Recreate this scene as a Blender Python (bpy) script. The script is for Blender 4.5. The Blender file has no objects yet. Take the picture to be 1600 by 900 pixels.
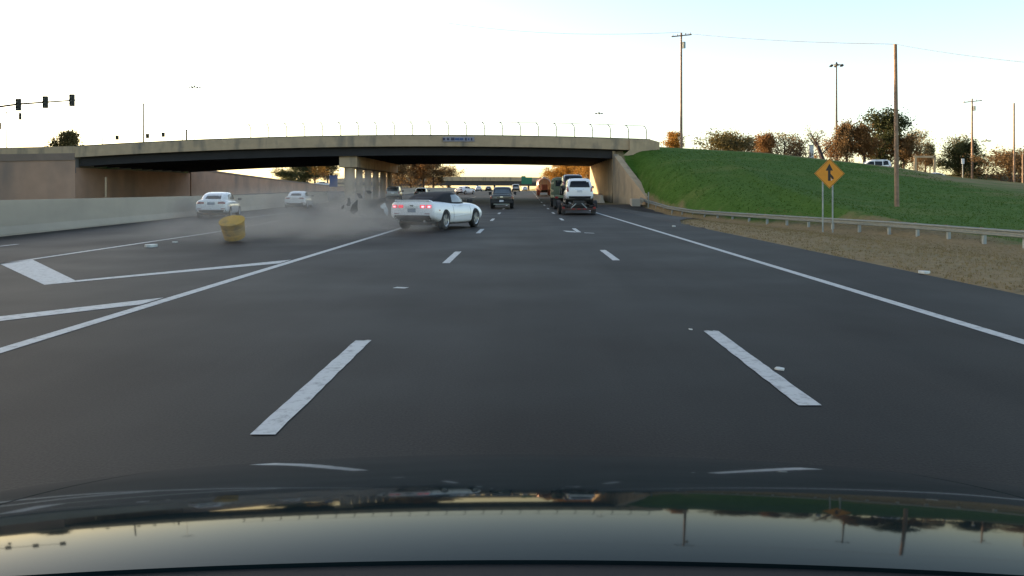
import bpy, bmesh, math, random
from mathutils import Vector, Matrix
from mathutils.bvhtree import BVHTree
R = math.radians
rnd = random.Random(11)
scene = bpy.context.scene
C = bpy.context.collection

# ------------------------------------------------------------------ camera, sky, sun, exposure
FPX, CX, CY, CAMH = 1290.0, 818.0, 298.0, 1.525
cam_d = bpy.data.cameras.new('camera')
cam = bpy.data.objects.new('camera', cam_d); C.objects.link(cam)
cam.location = (0, 0, CAMH); cam.rotation_euler = (R(90), 0, 0)
cam_d.sensor_width = 36.0; cam_d.lens = 36.0*FPX/1600.0
cam_d.shift_x = (800-CX)/1600.0; cam_d.shift_y = (CY-450)/1600.0
cam_d.clip_start = 0.05; cam_d.clip_end = 6000
scene.camera = cam

SUN_EL, SUN_AHEAD = 8.0, 25.0          # sun stands low on the left, a little ahead
sd = Vector((-math.cos(R(SUN_EL))*math.cos(R(SUN_AHEAD)), math.cos(R(SUN_EL))*math.sin(R(SUN_AHEAD)), math.sin(R(SUN_EL))))
world = bpy.data.worlds.new('World'); scene.world = world; world.use_nodes = True
wn = world.node_tree; bg = wn.nodes['Background']
sky = wn.nodes.new('ShaderNodeTexSky'); sky.sky_type = 'NISHITA'; sky.sun_disc = False
sky.sun_elevation = R(SUN_EL); sky.sun_rotation = math.atan2(sd.x, sd.y)
sky.altitude = 100; sky.air_density = 0.7; sky.dust_density = 1.2; sky.ozone_density = 0.0
wn.links.new(sky.outputs[0], bg.inputs[0]); bg.inputs[1].default_value = 0.15
sun_d = bpy.data.lights.new('sun', 'SUN'); sun_d.energy = 5.0; sun_d.angle = R(0.6); sun_d.color = (1.0, 0.72, 0.42)
sun = bpy.data.objects.new('sun', sun_d); C.objects.link(sun)
sun.rotation_euler = (-sd).to_track_quat('-Z', 'Y').to_euler(); sun.location = sd*300
vs = scene.view_settings; vs.view_transform = 'Standard'; vs.look = 'None'; vs.gamma = 1.0; vs.use_curve_mapping = False
vs.exposure = 1.62
scene.cycles.max_bounces = 8; scene.cycles.volume_bounces = 1; scene.cycles.transparent_max_bounces = 12
scene.cycles.volume_step_rate = 2.0

# ------------------------------------------------------------------ helpers
def sstep(a, b, x):
    t = min(1, max(0, (x-a)/(b-a))); return t*t*(3-2*t)
def rise(y): return 1.40*sstep(52, 215, y)          # the road climbs gently beyond the underpass
def interp(pts, x):
    if x <= pts[0][0]: return pts[0][1]
    for (a, b), (c, d) in zip(pts, pts[1:]):
        if x <= c: return b+(d-b)*(x-a)/(c-a)
    return pts[-1][1]
def at(px, Y): return (px-CX)/FPX*Y                  # metres to the right at distance Y for a column of the photograph
def zt(py, Y): return CAMH-(py-CY)/FPX*Y             # height at distance Y

def tag(o, label=None, cat=None, group=None, kind=None):
    if label: o['label'] = label
    if cat: o['category'] = cat
    if group: o['group'] = group
    if kind: o['kind'] = kind
    return o
def empty(name, loc=(0, 0, 0), rz=0.0):
    o = bpy.data.objects.new(name, None); C.objects.link(o); o.location = loc; o.rotation_euler = (0, 0, rz)
    o.empty_display_size = 0.3
    return o
def link(name, me, mat=None, parent=None, smooth=False):
    o = bpy.data.objects.new(name, me); C.objects.link(o)
    if mat is not None and len(me.materials) == 0: me.materials.append(mat)
    if parent is not None: o.parent = parent
    if smooth: me.polygons.foreach_set('use_smooth', [True]*len(me.polygons))
    return o
def copy_tree(o, parent=None):
    c = o.copy(); C.objects.link(c); c.parent = parent
    for ch in list(o.children): copy_tree(ch, c)
    return c

class MB:
    def __init__(s): s.v = []; s.f = []
    def add(s, vs, fs):
        n = len(s.v); s.v += [tuple(v) for v in vs]; s.f += [tuple(i+n for i in f) for f in fs]; return s
    def box(s, c, size, rz=0.0, M=None):
        hx, hy, hz = (q/2 for q in size)
        pts = [Vector((x, y, z)) for z in (-hz, hz) for x, y in ((-hx, -hy), (hx, -hy), (hx, hy), (-hx, hy))]
        m = (M if M is not None else Matrix.Rotation(rz, 3, 'Z'))
        return s.add([m @ p+Vector(c) for p in pts], [(3, 2, 1, 0), (4, 5, 6, 7), (0, 1, 5, 4), (1, 2, 6, 5), (2, 3, 7, 6), (3, 0, 4, 7)])
    def tube(s, pts, radii, n=8, caps=True):
        pts = [Vector(p) for p in pts]
        if not isinstance(radii, (list, tuple)): radii = [radii]*len(pts)
        rings = []
        ref = None
        for i, p in enumerate(pts):
            d = (pts[min(i+1, len(pts)-1)]-pts[max(i-1, 0)]).normalized()
            if ref is None: ref = Vector((0, 0, 1)) if abs(d.z) < 0.9 else Vector((1, 0, 0))
            a = d.cross(ref).normalized(); b = a.cross(d).normalized(); ref = b
            rings.append([p+radii[i]*(math.cos(t)*a+math.sin(t)*b) for t in (2*math.pi*k/n for k in range(n))])
        vs = [v for r in rings for v in r]; fs = []
        for i in range(len(rings)-1):
            for k in range(n):
                fs.append((i*n+k, (i+1)*n+k, (i+1)*n+(k+1) % n, i*n+(k+1) % n))
        if caps: fs += [tuple(range(n)), tuple(reversed(range((len(rings)-1)*n, len(rings)*n)))]
        return s.add(vs, fs)
    def lathe(s, prof, axis='X', n=20, c=(0, 0, 0), closed=False):
        # prof: (along, radius); axis X or Z or Y
        vs = []; m = len(prof)
        for k in range(n):
            t = 2*math.pi*k/n; ca, sa = math.cos(t), math.sin(t)
            for (u, r) in prof:
                p = {'X': (u, r*ca, r*sa), 'Z': (r*ca, r*sa, u), 'Y': (r*sa, u, r*ca)}[axis]
                vs.append((p[0]+c[0], p[1]+c[1], p[2]+c[2]))
        fs = []
        for k in range(n):
            k2 = (k+1) % n
            for i in range(m if closed else m-1):
                j = (i+1) % m
                fs.append((k*m+i, k*m+j, k2*m+j, k2*m+i))
        return s.add(vs, fs)
    def prism(s, poly, d, M=None):
        # polygon in local xy extruded along local z by d, then M (4x4)
        n = len(poly); vs = [Vector((x, y, 0)) for x, y in poly]+[Vector((x, y, d)) for x, y in poly]
        if M is not None: vs = [M @ v for v in vs]
        return s.add(vs, [tuple(reversed(range(n))), tuple(range(n, 2*n))]+[(i, (i+1) % n, n+(i+1) % n, n+i) for i in range(n)])
    def mesh(s, name):
        me = bpy.data.meshes.new(name); me.from_pydata(s.v, [], s.f); me.update(); 
        bm = bmesh.new(); bm.from_mesh(me); bmesh.ops.recalc_face_normals(bm, faces=bm.faces); bm.to_mesh(me); bm.free()
        return me
    def build(s, name, mat, parent=None, smooth=False, bevel=0.0, seg=2):
        me = s.mesh(name)
        if bevel > 0:
            bm = bmesh.new(); bm.from_mesh(me)
            es = [e for e in bm.edges if len(e.link_faces) == 2 and e.calc_face_angle(0) > 0.5]
            bmesh.ops.bevel(bm, geom=es, offset=bevel, segments=seg, affect='EDGES', clamp_overlap=True, profile=0.6)
            bm.to_mesh(me); bm.free()
        o = link(name, me, mat, parent, smooth)
        if smooth: auto_smooth(me)
        return o
def auto_smooth(me, ang=38):
    bm = bmesh.new(); bm.from_mesh(me)
    for f in bm.faces: f.smooth = True
    for e in bm.edges:
        e.smooth = not (len(e.link_faces) == 2 and e.calc_face_angle(0) > R(ang))
    bm.to_mesh(me); bm.free()

def applied(o):
    dg = bpy.context.evaluated_depsgraph_get(); dg.update()
    me = bpy.data.meshes.new_from_object(o.evaluated_get(dg))
    old = o.data; o.modifiers.clear(); o.data = me
    return o

# ------------------------------------------------------------------ materials
MATS = {}
def lin(c): return tuple(c)+(1,)
def mat(name, col, rough=0.6, var=0.12, scale=4.0, detail=6, bump=0.0, bscale=None, metal=0.0, coat=0.0, spec=0.5, ior=None, col2=None,
        emit=None, estr=0.0, coords='Object', rvar=0.0, stain=None):
    """noise-varied principled material"""
    m = bpy.data.materials.new(name); m.use_nodes = True; nt = m.node_tree; b = nt.nodes['Principled BSDF']
    tc = nt.nodes.new('ShaderNodeTexCoord')
    nz = nt.nodes.new('ShaderNodeTexNoise'); nz.inputs['Scale'].default_value = scale; nz.inputs['Detail'].default_value = detail
    nt.links.new(tc.outputs[coords], nz.inputs['Vector'])
    mx = nt.nodes.new('ShaderNodeMix'); mx.data_type = 'RGBA'
    a = tuple(max(0, c*(1-var)) for c in col); c2 = col2 if col2 else tuple(min(1, c*(1+var)) for c in col)
    mx.inputs['A'].default_value = lin(a); mx.inputs['B'].default_value = lin(c2)
    rp = nt.nodes.new('ShaderNodeMapRange'); rp.inputs[1].default_value = 0.3; rp.inputs[2].default_value = 0.7
    nt.links.new(nz.outputs[0], rp.inputs[0]); nt.links.new(rp.outputs[0], mx.inputs['Factor'])
    out = mx.outputs['Result']
    if stain:   # (colour, scale, lo, hi)
        n2 = nt.nodes.new('ShaderNodeTexNoise'); n2.inputs['Scale'].default_value = stain[1]; n2.inputs['Detail'].default_value = 8
        mp = nt.nodes.new('ShaderNodeMapping'); mp.inputs['Scale'].default_value = stain[4] if len(stain) > 4 else (1, 1, 1)
        nt.links.new(tc.outputs[coords], mp.inputs[0]); nt.links.new(mp.outputs[0], n2.inputs['Vector'])
        r2 = nt.nodes.new('ShaderNodeMapRange'); r2.inputs[1].default_value = stain[2]; r2.inputs[2].default_value = stain[3]
        nt.links.new(n2.outputs[0], r2.inputs[0])
        m2 = nt.nodes.new('ShaderNodeMix'); m2.data_type = 'RGBA'; m2.inputs['B'].default_value = lin(stain[0])
        nt.links.new(out, m2.inputs['A']); nt.links.new(r2.outputs[0], m2.inputs['Factor']); out = m2.outputs['Result']
    nt.links.new(out, b.inputs['Base Color'])
    b.inputs['Roughness'].default_value = rough; b.inputs['Metallic'].default_value = metal
    b.inputs['Coat Weight'].default_value = coat; b.inputs['Coat Roughness'].default_value = 0.04
    b.inputs['Specular IOR Level'].default_value = spec
    if ior: b.inputs['IOR'].default_value = ior
    if rvar:
        r3 = nt.nodes.new('ShaderNodeMapRange'); r3.inputs[3].default_value = rough-rvar; r3.inputs[4].default_value = rough+rvar
        nt.links.new(nz.outputs[0], r3.inputs[0]); nt.links.new(r3.outputs[0], b.inputs['Roughness'])
    if bump:
        n4 = nt.nodes.new('ShaderNodeTexNoise'); n4.inputs['Scale'].default_value = bscale or scale*4; n4.inputs['Detail'].default_value = 4
        nt.links.new(tc.outputs[coords], n4.inputs['Vector'])
        bp = nt.nodes.new('ShaderNodeBump'); bp.inputs['Strength'].default_value = bump; bp.inputs['Distance'].default_value = 0.02
        nt.links.new(n4.outputs[0], bp.inputs['Height']); nt.links.new(bp.outputs[0], b.inputs['Normal'])
    if emit:
        b.inputs['Emission Color'].default_value = lin(emit); b.inputs['Emission Strength'].default_value = estr
    MATS[name] = m
    return m

def asphalt(name, base=0.05):
    m = bpy.data.materials.new(name); m.use_nodes = True; nt = m.node_tree; b = nt.nodes['Principled BSDF']; N = nt.nodes.new; L = nt.links.new
    tc = N('ShaderNodeTexCoord')
    fine = N('ShaderNodeTexNoise'); fine.inputs['Scale'].default_value = 60; fine.inputs['Detail'].default_value = 3
    big = N('ShaderNodeTexNoise'); big.inputs['Scale'].default_value = 0.35; big.inputs['Detail'].default_value = 5
    mp = N('ShaderNodeMapping'); mp.inputs['Scale'].default_value = (1.0, 0.06, 1)     # wear drawn out along the lanes
    stre = N('ShaderNodeTexNoise'); stre.inputs['Scale'].default_value = 1.6; stre.inputs['Detail'].default_value = 4
    L(tc.outputs['Object'], fine.inputs[0]); L(tc.outputs['Object'], big.inputs[0]); L(tc.outputs['Object'], mp.inputs[0]); L(mp.outputs[0], stre.inputs[0])
    def rng(src, lo, hi):
        r = N('ShaderNodeMapRange'); r.inputs[1].default_value = 0.3; r.inputs[2].default_value = 0.7; r.inputs[3].default_value = lo; r.inputs[4].default_value = hi
        L(src.outputs[0], r.inputs[0]); return r
    a = rng(fine, 0.5, 1.5); bb = rng(big, 0.82, 1.18); c = rng(stre, 0.78, 1.22)
    m1 = N('ShaderNodeMath'); m1.operation = 'MULTIPLY'; L(a.outputs[0], m1.inputs[0]); L(bb.outputs[0], m1.inputs[1])
    m2 = N('ShaderNodeMath'); m2.operation = 'MULTIPLY'; L(m1.outputs[0], m2.inputs[0]); L(c.outputs[0], m2.inputs[1])
    # wheel tracks: two polished bands in every lane
    sx = N('ShaderNodeSeparateXYZ'); L(tc.outputs['Object'], sx.inputs[0])
    ml = N('ShaderNodeMath'); ml.operation = 'MULTIPLY_ADD'; ml.inputs[1].default_value = 2*math.pi/1.83; ml.inputs[2].default_value = 2.3; L(sx.outputs[0], ml.inputs[0])
    cs = N('ShaderNodeMath'); cs.operation = 'COSINE'; L(ml.outputs[0], cs.inputs[0])
    wt = N('ShaderNodeMapRange'); wt.inputs[1].default_value = -1; wt.inputs[2].default_value = 1; wt.inputs[3].default_value = 0.9; wt.inputs[4].default_value = 1.1; L(cs.outputs[0], wt.inputs[0])
    m3 = N('ShaderNodeMath'); m3.operation = 'MULTIPLY'; L(m2.outputs[0], m3.inputs[0]); L(wt.outputs[0], m3.inputs[1]); m2 = m3
    vm = N('ShaderNodeVectorMath'); vm.operation = 'SCALE'; vm.inputs[0].default_value = (base*1.12, base*0.97, base*0.86); L(m2.outputs[0], vm.inputs[3])
    L(vm.outputs[0], b.inputs['Base Color'])
    rr = rng(big, 0.55, 0.65); L(rr.outputs[0], b.inputs['Roughness'])
    b.inputs['Specular IOR Level'].default_value = 0.085
    b.inputs['Specular Tint'].default_value = (1.0, 0.9, 0.82, 1)
    bp = N('ShaderNodeBump'); bp.inputs['Strength'].default_value = 0.25; bp.inputs['Distance'].default_value = 0.006
    L(fine.outputs[0], bp.inputs['Height']); L(bp.outputs[0], b.inputs['Normal'])
    MATS[name] = m; return m

def road_paint(name, col=(0.46, 0.47, 0.46)):
    m = bpy.data.materials.new(name); m.use_nodes = True; nt = m.node_tree; b = nt.nodes['Principled BSDF']; N = nt.nodes.new; L = nt.links.new
    tc = N('ShaderNodeTexCoord'); n = N('ShaderNodeTexNoise'); n.inputs['Scale'].default_value = 9; n.inputs['Detail'].default_value = 9; n.inputs['Roughness'].default_value = 0.75
    L(tc.outputs['Object'], n.inputs[0])
    r = N('ShaderNodeMapRange'); r.inputs[1].default_value = 0.34; r.inputs[2].default_value = 0.5; L(n.outputs[0], r.inputs[0])
    mx = N('ShaderNodeMix'); mx.data_type = 'RGBA'; mx.inputs['A'].default_value = (0.2, 0.2, 0.2, 1); mx.inputs['B'].default_value = lin(col)
    L(r.outputs[0], mx.inputs['Factor']); L(mx.outputs['Result'], b.inputs['Base Color']); b.inputs['Roughness'].default_value = 0.6
    MATS[name] = m; return m

asphalt('asphalt', 0.014); asphalt('asphalt_old', 0.03)
road_paint('paint_white')
mat('concrete', (0.44, 0.33, 0.21), 0.85, 0.1, 1.2, bump=0.15, bscale=20, stain=((0.16, 0.145, 0.12), 0.8, 0.52, 0.75, (1, 1, 0.25)))
mat('concrete_grey', (0.42, 0.36, 0.28), 0.85, 0.06, 0.8, bump=0.15, bscale=20, stain=((0.27, 0.23, 0.18), 0.4, 0.5, 0.85, (1, 0.12, 1)))
mat('concrete_dark', (0.16, 0.15, 0.14), 0.9, 0.15, 0.8, bump=0.2, bscale=15)
mat('wall_tan', (0.42, 0.27, 0.19), 0.9, 0.08, 0.6, bump=0.2, bscale=9, stain=((0.22, 0.17, 0.14), 0.25, 0.5, 0.8, (1, 1, 0.3)))
mat('cap_brown', (0.22, 0.165, 0.13), 0.85, 0.1, 0.8)
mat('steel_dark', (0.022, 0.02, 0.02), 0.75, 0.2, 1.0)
mat('steel_weathered', (0.06, 0.05, 0.045), 0.75, 0.25, 1.5)
mat('rail_green', (0.07, 0.075, 0.045), 0.6, 0.2, 2.0)
mat('galvanised', (0.19, 0.215, 0.20), 0.55, 0.15, 5.0, metal=0.3, rvar=0.1)
mat('galvanised_dull', (0.30, 0.33, 0.32), 0.6, 0.15, 3.0, metal=0.3)
mat('pale_steel', (0.5, 0.5, 0.5), 0.5, 0.1, 2.0, metal=0.4)
mat('wood_pole', (0.24, 0.16, 0.11), 0.9, 0.25, 3.0, bump=0.4, bscale=14)
mat('wire', (0.12, 0.12, 0.13), 0.6, 0.1)
mat('car_white', (0.78, 0.79, 0.80), 0.25, 0.02, 2.0, coat=0.7)
mat('car_grey', (0.23, 0.235, 0.24), 0.3, 0.04, 2.0, coat=0.6, metal=0.3)
mat('car_black', (0.014, 0.016, 0.019), 0.25, 0.1, 2.0, coat=0.7)
mat('car_navy', (0.012, 0.018, 0.028), 0.25, 0.1, 2.0, coat=0.7)
mat('own_paint', (0.008, 0.015, 0.017), 0.042, 0.1, 3.0, ior=1.085)
mat('soft_top', (0.012, 0.013, 0.016), 0.85, 0.2, 8.0, bump=0.15, bscale=60)
mat('black_plastic', (0.018, 0.018, 0.019), 0.6, 0.2, 6.0)
mat('under_black', (0.008, 0.008, 0.008), 0.9, 0.1)
mat('tyre', (0.018, 0.018, 0.018), 0.85, 0.2, 8.0, bump=0.2, bscale=30)
mat('alloy', (0.55, 0.56, 0.57), 0.3, 0.06, 4.0, metal=0.85)
mat('glass_dark', (0.010, 0.012, 0.015), 0.1, 0.1, 2.0, spec=0.3)
mat('glass_soft', (0.012, 0.012, 0.015), 0.5, 0.2, 3.0, spec=0.2)
mat('glass_pale', (0.10, 0.12, 0.14), 0.05, 0.1, 2.0, coat=0.8)
mat('chrome', (0.7, 0.7, 0.7), 0.15, 0.03, 3.0, metal=1.0)
mat('lamp_red_lit', (0.5, 0.02, 0.04), 0.25, 0.1, 8.0, emit=(1.0, 0.05, 0.1), estr=0.28)
mat('lamp_red_hot', (0.7, 0.2, 0.25), 0.25, 0.1, 8.0, emit=(1.0, 0.42, 0.48), estr=0.7)
mat('lamp_red', (0.22, 0.012, 0.02), 0.2, 0.15, 8.0, coat=0.6)
mat('plate_white', (0.55, 0.57, 0.6), 0.45, 0.1, 9.0)
mat('plate_blue', (0.18, 0.23, 0.29), 0.45, 0.2, 14.0)
mat('truck_red', (0.20, 0.06, 0.045), 0.5, 0.25, 2.0)
mat('tank_copper', (0.42, 0.25, 0.18), 0.3, 0.15, 1.5, metal=0.55)
mat('truck_green', (0.10, 0.12, 0.07), 0.6, 0.3, 2.0)
mat('rust_red', (0.055, 0.03, 0.025), 0.7, 0.3, 3.0)
mat('sign_orange', (0.72, 0.27, 0.008), 0.5, 0.06, 5.0)
mat('sign_black', (0.01, 0.01, 0.01), 0.5, 0.1, 5.0)
mat('sign_green', (0.015, 0.17, 0.09), 0.5, 0.1, 2.0)
mat('sign_back', (0.2, 0.21, 0.2), 0.6, 0.1, 2.0)
mat('sign_plate_blue', (0.27, 0.26, 0.30), 0.5, 0.1, 2.0)
mat('sign_letter_blue', (0.03, 0.03, 0.07), 0.5, 0.1, 2.0)
mat('sign_blue', (0.03, 0.07, 0.2), 0.5, 0.1, 2.0)
mat('signal_black', (0.025, 0.026, 0.02), 0.6, 0.2, 4.0)
mat('signal_lens', (0.05, 0.06, 0.045), 0.25, 0.2, 4.0)
mat('barrel_yellow', (0.50, 0.29, 0.035), 0.7, 0.15, 3.0, stain=((0.16, 0.12, 0.05), 3.0, 0.45, 0.7))
mat('debris_dark', (0.03, 0.03, 0.03), 0.6, 0.3, 6.0)
mat('debris_pale', (0.5, 0.52, 0.5), 0.5, 0.2, 6.0)
mat('bark', (0.07, 0.05, 0.038), 0.95, 0.3, 4.0, bump=0.5, bscale=12)
mat('bark_dark', (0.035, 0.025, 0.03), 0.95, 0.3, 4.0)
mat('brick_far', (0.25, 0.2, 0.17), 0.85, 0.12, 1.0)
def leaf_mat(name, col, col2):
    m = mat(name, col, 0.75, 0.15, 0.55, 6, col2=col2, spec=0.2)
    nt = m.node_tree; b = nt.nodes['Principled BSDF']; out = nt.nodes['Material Output']
    tr = nt.nodes.new('ShaderNodeBsdfTranslucent'); src = b.inputs['Base Color'].links[0].from_socket
    nt.links.new(src, tr.inputs[0]); ms = nt.nodes.new('ShaderNodeMixShader'); ms.inputs[0].default_value = 0.35
    nt.links.new(b.outputs[0], ms.inputs[1]); nt.links.new(tr.outputs[0], ms.inputs[2]); nt.links.new(ms.outputs[0], out.inputs[0])
leaf_mat('leaf_gold', (0.30, 0.15, 0.03), (0.44, 0.24, 0.05))
leaf_mat('leaf_brown', (0.13, 0.085, 0.04), (0.25, 0.155, 0.07))
leaf_mat('leaf_rust', (0.16, 0.08, 0.032), (0.28, 0.15, 0.055))
leaf_mat('leaf_green', (0.035, 0.045, 0.018), (0.075, 0.08, 0.03))
leaf_mat('leaf_olive', (0.09, 0.08, 0.03), (0.17, 0.13, 0.05))
leaf_mat('leaf_pale', (0.20, 0.16, 0.09), (0.32, 0.25, 0.13))
leaf_mat('grass_dry', (0.19, 0.145, 0.07), (0.26, 0.20, 0.10))
leaf_mat('grass_green', (0.045, 0.105, 0.010), (0.078, 0.14, 0.022))
M = MATS

# ------------------------------------------------------------------ ground and roads
RAIL = [(-20, 21.8), (12, 21.5), (22, 21.2), (33, 20.7), (44, 19.7), (54, 17.6), (65, 15.3), (76, 13.5), (82, 12.8), (86, 12.3), (92, 11.2)]
HC = [(10, 6.9), (16, 6.65), (28.7, 5.95), (43.8, 4.25), (51, 3.05), (58.8, 2.4), (75, 1.9), (140, 1.6)]
def gx(y): return interp(RAIL, y)
RAIL_INV = sorted((x, y) for y, x in RAIL if y >= 33)
def foot(x): return interp(RAIL_INV, x) if x < 20.7 else 33+(x-20.7)*0.35
def ground_z(x, y):
    if x > 7.25:
        if y < 96:
            g = gx(y)
            if y > 84.5 and x < 10.3+(95-y)*0.23+0.3: return rise(y)*0.5-0.01
            if x <= g and y < 84.5:
                return -0.85*sstep(7.25, g-1.0, x)*(1-sstep(70, 90, y))+rise(y)*0.5-0.01
            f = foot(x) if x > 12.6 else 85.0; h0 = -0.85*(1-sstep(70, 90, y))+rise(y)*0.5
            t = min(1, max(0, (y-f)/(97-f))); p = 0.95+0.95*sstep(14, 27, x)
            return h0+(interp(HC, x)-h0)*t**p+0.12*math.sin(x*0.35+y*0.21)*t*(1-t)
        top = interp(HC, x)-0.75*sstep(100, 110, y)
        if y < 130: return top if x > 11.0 else rise(y)-0.06
        b = 9.0
        u = sstep(b, b+13, x)
        side = rise(y)-0.05+(max(top, 4.5)-rise(y))*u
        if x < 11.0: return side if y > 150 else rise(y)-0.06+(side-rise(y)+0.06)*sstep(130, 150, y)
        return top+(side-top)*sstep(128, 150, y)
    z = rise(y)-0.08
    if x < -52.0 and y > 95.5:
        up = interp([(95, 5.1), (128, 4.7), (224, 2.2), (320, 2.0)], y)
        k = sstep(-52.5, -72, x) if y > 130 else 1.0
        return up+(k*2.0 if y > 130 else 0.8)
    if x < -88 and y <= 95.5: return z+6.5*sstep(-88, -100, x)
    return z
def axis(segs):
    out = set()
    for a, b, st in segs:
        n = max(1, round((b-a)/st)); out |= {round(a+(b-a)*i/n, 3) for i in range(n+1)}
    return sorted(out)
xs = axis([(-2600, -200, 300), (-200, -110, 30), (-110, -52.4, 8), (-52.4, -52.1, .3), (-52.1, -51.95, .15), (-51.95, 7.0, 8), (7.0, 7.25, .25), (7.25, 9.6, .6), (9.6, 14, .22), (14, 24, .7), (24, 62, 1.9), (62, 150, 8), (150, 2600, 300)])
ys = axis([(-400, -40, 60), (-40, 20, 4), (20, 84, 1.7), (84, 95.4, .5), (95.4, 95.8, .4), (95.8, 97.4, .8), (97.4, 112, 1.8), (112, 127, 5), (127, 152, 2.5), (152, 340, 14), (340, 4000, 300)])
gv = [(x, y, ground_z(x, y)) for y in ys for x in xs]; nx = len(xs)
gf = [(j*nx+i, j*nx+i+1, (j+1)*nx+i+1, (j+1)*nx+i) for j in range(len(ys)-1) for i in range(nx-1)]
gm = bpy.data.meshes.new('ground'); gm.from_pydata(gv, [], gf); gm.update()
dry = gm.attributes.new('dry', 'FLOAT', 'POINT')  # dry verge grass, plus the sunlit tone painted on the crest
def dry_sunlit(x, y):
    if x < 7.2 or y > 96: return 0.6
    w_ = 6-5.4*sstep(45, 62, y); d = (1-sstep(gx(y)-1.5*(1-sstep(45, 62, y)), gx(y)+w_, x))
    d = max(d, 0.6*sstep(0.0, 1.0, (x-30)/16)*sstep(66, 92, y+ (x-30)*0.7)*0.9)  # tan on the upper right crest stands in for sunlight on green grass
    return d
dry.data.foreach_set('value', [dry_sunlit(x, y) for (x, y, z) in gv])
def ground_material():
    m = bpy.data.materials.new('ground_grass'); m.use_nodes = True; nt = m.node_tree; b = nt.nodes['Principled BSDF']; N = nt.nodes.new; L = nt.links.new
    tc = N('ShaderNodeTexCoord'); at_ = N('ShaderNodeAttribute'); at_.attribute_name = 'dry'
    n1 = N('ShaderNodeTexNoise'); n1.inputs['Scale'].default_value = 0.16; n1.inputs['Detail'].default_value = 9; n1.inputs['Roughness'].default_value = 0.68
    mp = N('ShaderNodeMapping'); mp.inputs['Scale'].default_value = (0.55, 1.6, 1.6); L(tc.outputs['Object'], mp.inputs[0]); L(mp.outputs[0], n1.inputs[0])
    n2 = N('ShaderNodeTexNoise'); n2.inputs['Scale'].default_value = 5.0; n2.inputs['Detail'].default_value = 8; L(tc.outputs['Object'], n2.inputs[0])
    def ramp(src, lo, hi, a=0.3, bb=0.7):
        r = N('ShaderNodeMapRange'); r.inputs[1].default_value = a; r.inputs[2].default_value = bb; r.inputs[3].default_value = lo; r.inputs[4].default_value = hi; L(src, r.inputs[0]); return r.outputs[0]
    def mix(f, a, bcol):
        x = N('ShaderNodeMix'); x.data_type = 'RGBA'
        for s, v in (('Factor', f), ('A', a), ('B', bcol)):
            if isinstance(v, tuple): x.inputs[s].default_value = v
            else: L(v, x.inputs[s])
        return x.outputs['Result']
    green = mix(ramp(n2.outputs[0], 0, 1), (0.027, 0.077, 0.005, 1), (0.052, 0.112, 0.012, 1))
    n3 = N('ShaderNodeTexNoise'); n3.inputs['Scale'].default_value = 1.1; n3.inputs['Detail'].default_value = 10; n3.inputs['Roughness'].default_value = 0.72; L(tc.outputs['Object'], n3.inputs[0])
    green = mix(ramp(n3.outputs[0], 0, 0.75, 0.42, 0.68), green, (0.07, 0.14, 0.022, 1))
    green = mix(ramp(n1.outputs[0], 0, 0.8, 0.50, 0.70), green, (0.11, 0.14, 0.036, 1))
    tan = mix(ramp(n2.outputs[0], 0, 1), (0.165, 0.125, 0.068, 1), (0.25, 0.19, 0.10, 1))
    tan = mix(ramp(n1.outputs[0], 0, 0.6, 0.5, 0.75), tan, (0.12, 0.115, 0.05, 1))
    ad = N('ShaderNodeMath'); ad.operation = 'ADD'; L(at_.outputs['Fac'], ad.inputs[0]); L(ramp(n1.outputs[0], -0.3, 0.3), ad.inputs[1])
    L(mix(ramp(ad.outputs[0], 0, 1, 0.3, 0.75), green, tan), b.inputs['Base Color'])
    b.inputs['Roughness'].default_value = 0.95; b.inputs['Specular IOR Level'].default_value = 0.15
    bp = N('ShaderNodeBump'); bp.inputs['Strength'].default_value = 0.6; bp.inputs['Distance'].default_value = 0.1; L(n2.outputs[0], bp.inputs['Height']); L(bp.outputs[0], b.inputs['Normal'])
    return m
ground = link('ground', gm, ground_material(), smooth=True); tag(ground, kind='structure')

def strip(name, edge, mat_, parent=None, dz=0.0, zf=rise):
    """edge: list of (y, x_left, x_right)"""
    v = []; f = []
    for i, (y, a, b) in enumerate(edge):
        v += [(a, y, zf(y)+dz), (b, y, zf(y)+dz)]
        if i: f.append((2*i-2, 2*i-1, 2*i+1, 2*i))
    me = bpy.data.meshes.new(name); me.from_pydata(v, [], f); me.update()
    return link(name, me, mat_, parent)
YS = [-60, 0, 10, 20, 30, 40, 50]+list(range(52, 222, 6))+[260, 400, 800, 1600]
BARX = [(-60, -15.0), (0, -16.3), (27, -17.3), (45, -19.2), (61, -20.7), (75, -21.4), (94, -21.9), (130, -22), (1600, -22)]
def barx(y): return interp(BARX, y)
road = strip('road', [(y, barx(y), 7.3) for y in sorted(YS+[27, 45, 61, 75, 94, 130])], M['asphalt']); tag(road, kind='structure')
opp = strip('opposite_road', [(y, -51.0, barx(y)-0.7) for y in sorted(YS+[27, 45, 61, 75, 94, 130])], M['asphalt_old'], dz=-0.004); tag(opp, kind='structure')

# grey paved apron between the shoulder and the guardrail near the bridge
av = []; af = []; ay = [32+1.5*q for q in range(35)]+[85]
for j, y in enumerate(ay):
    xe = 7.2+(gx(y)-0.6-7.2)*sstep(36, 74, y)+0.12*math.sin(y*2.3)
    for i in range(9):
        x = 7.2+(max(xe, 7.25)-7.2)*i/8; av.append((x, y, max(ground_z(x, y)+0.05, rise(y)-0.9 if i else rise(y)-0.004)))
        if i and j: af.append(((j-1)*9+i-1, (j-1)*9+i, j*9+i, j*9+i-1))
am = bpy.data.meshes.new('shoulder'); am.from_pydata(av, [], af); am.update()
apron = link('shoulder', am, M['asphalt_old'], smooth=True); tag(apron, kind='structure')

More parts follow.
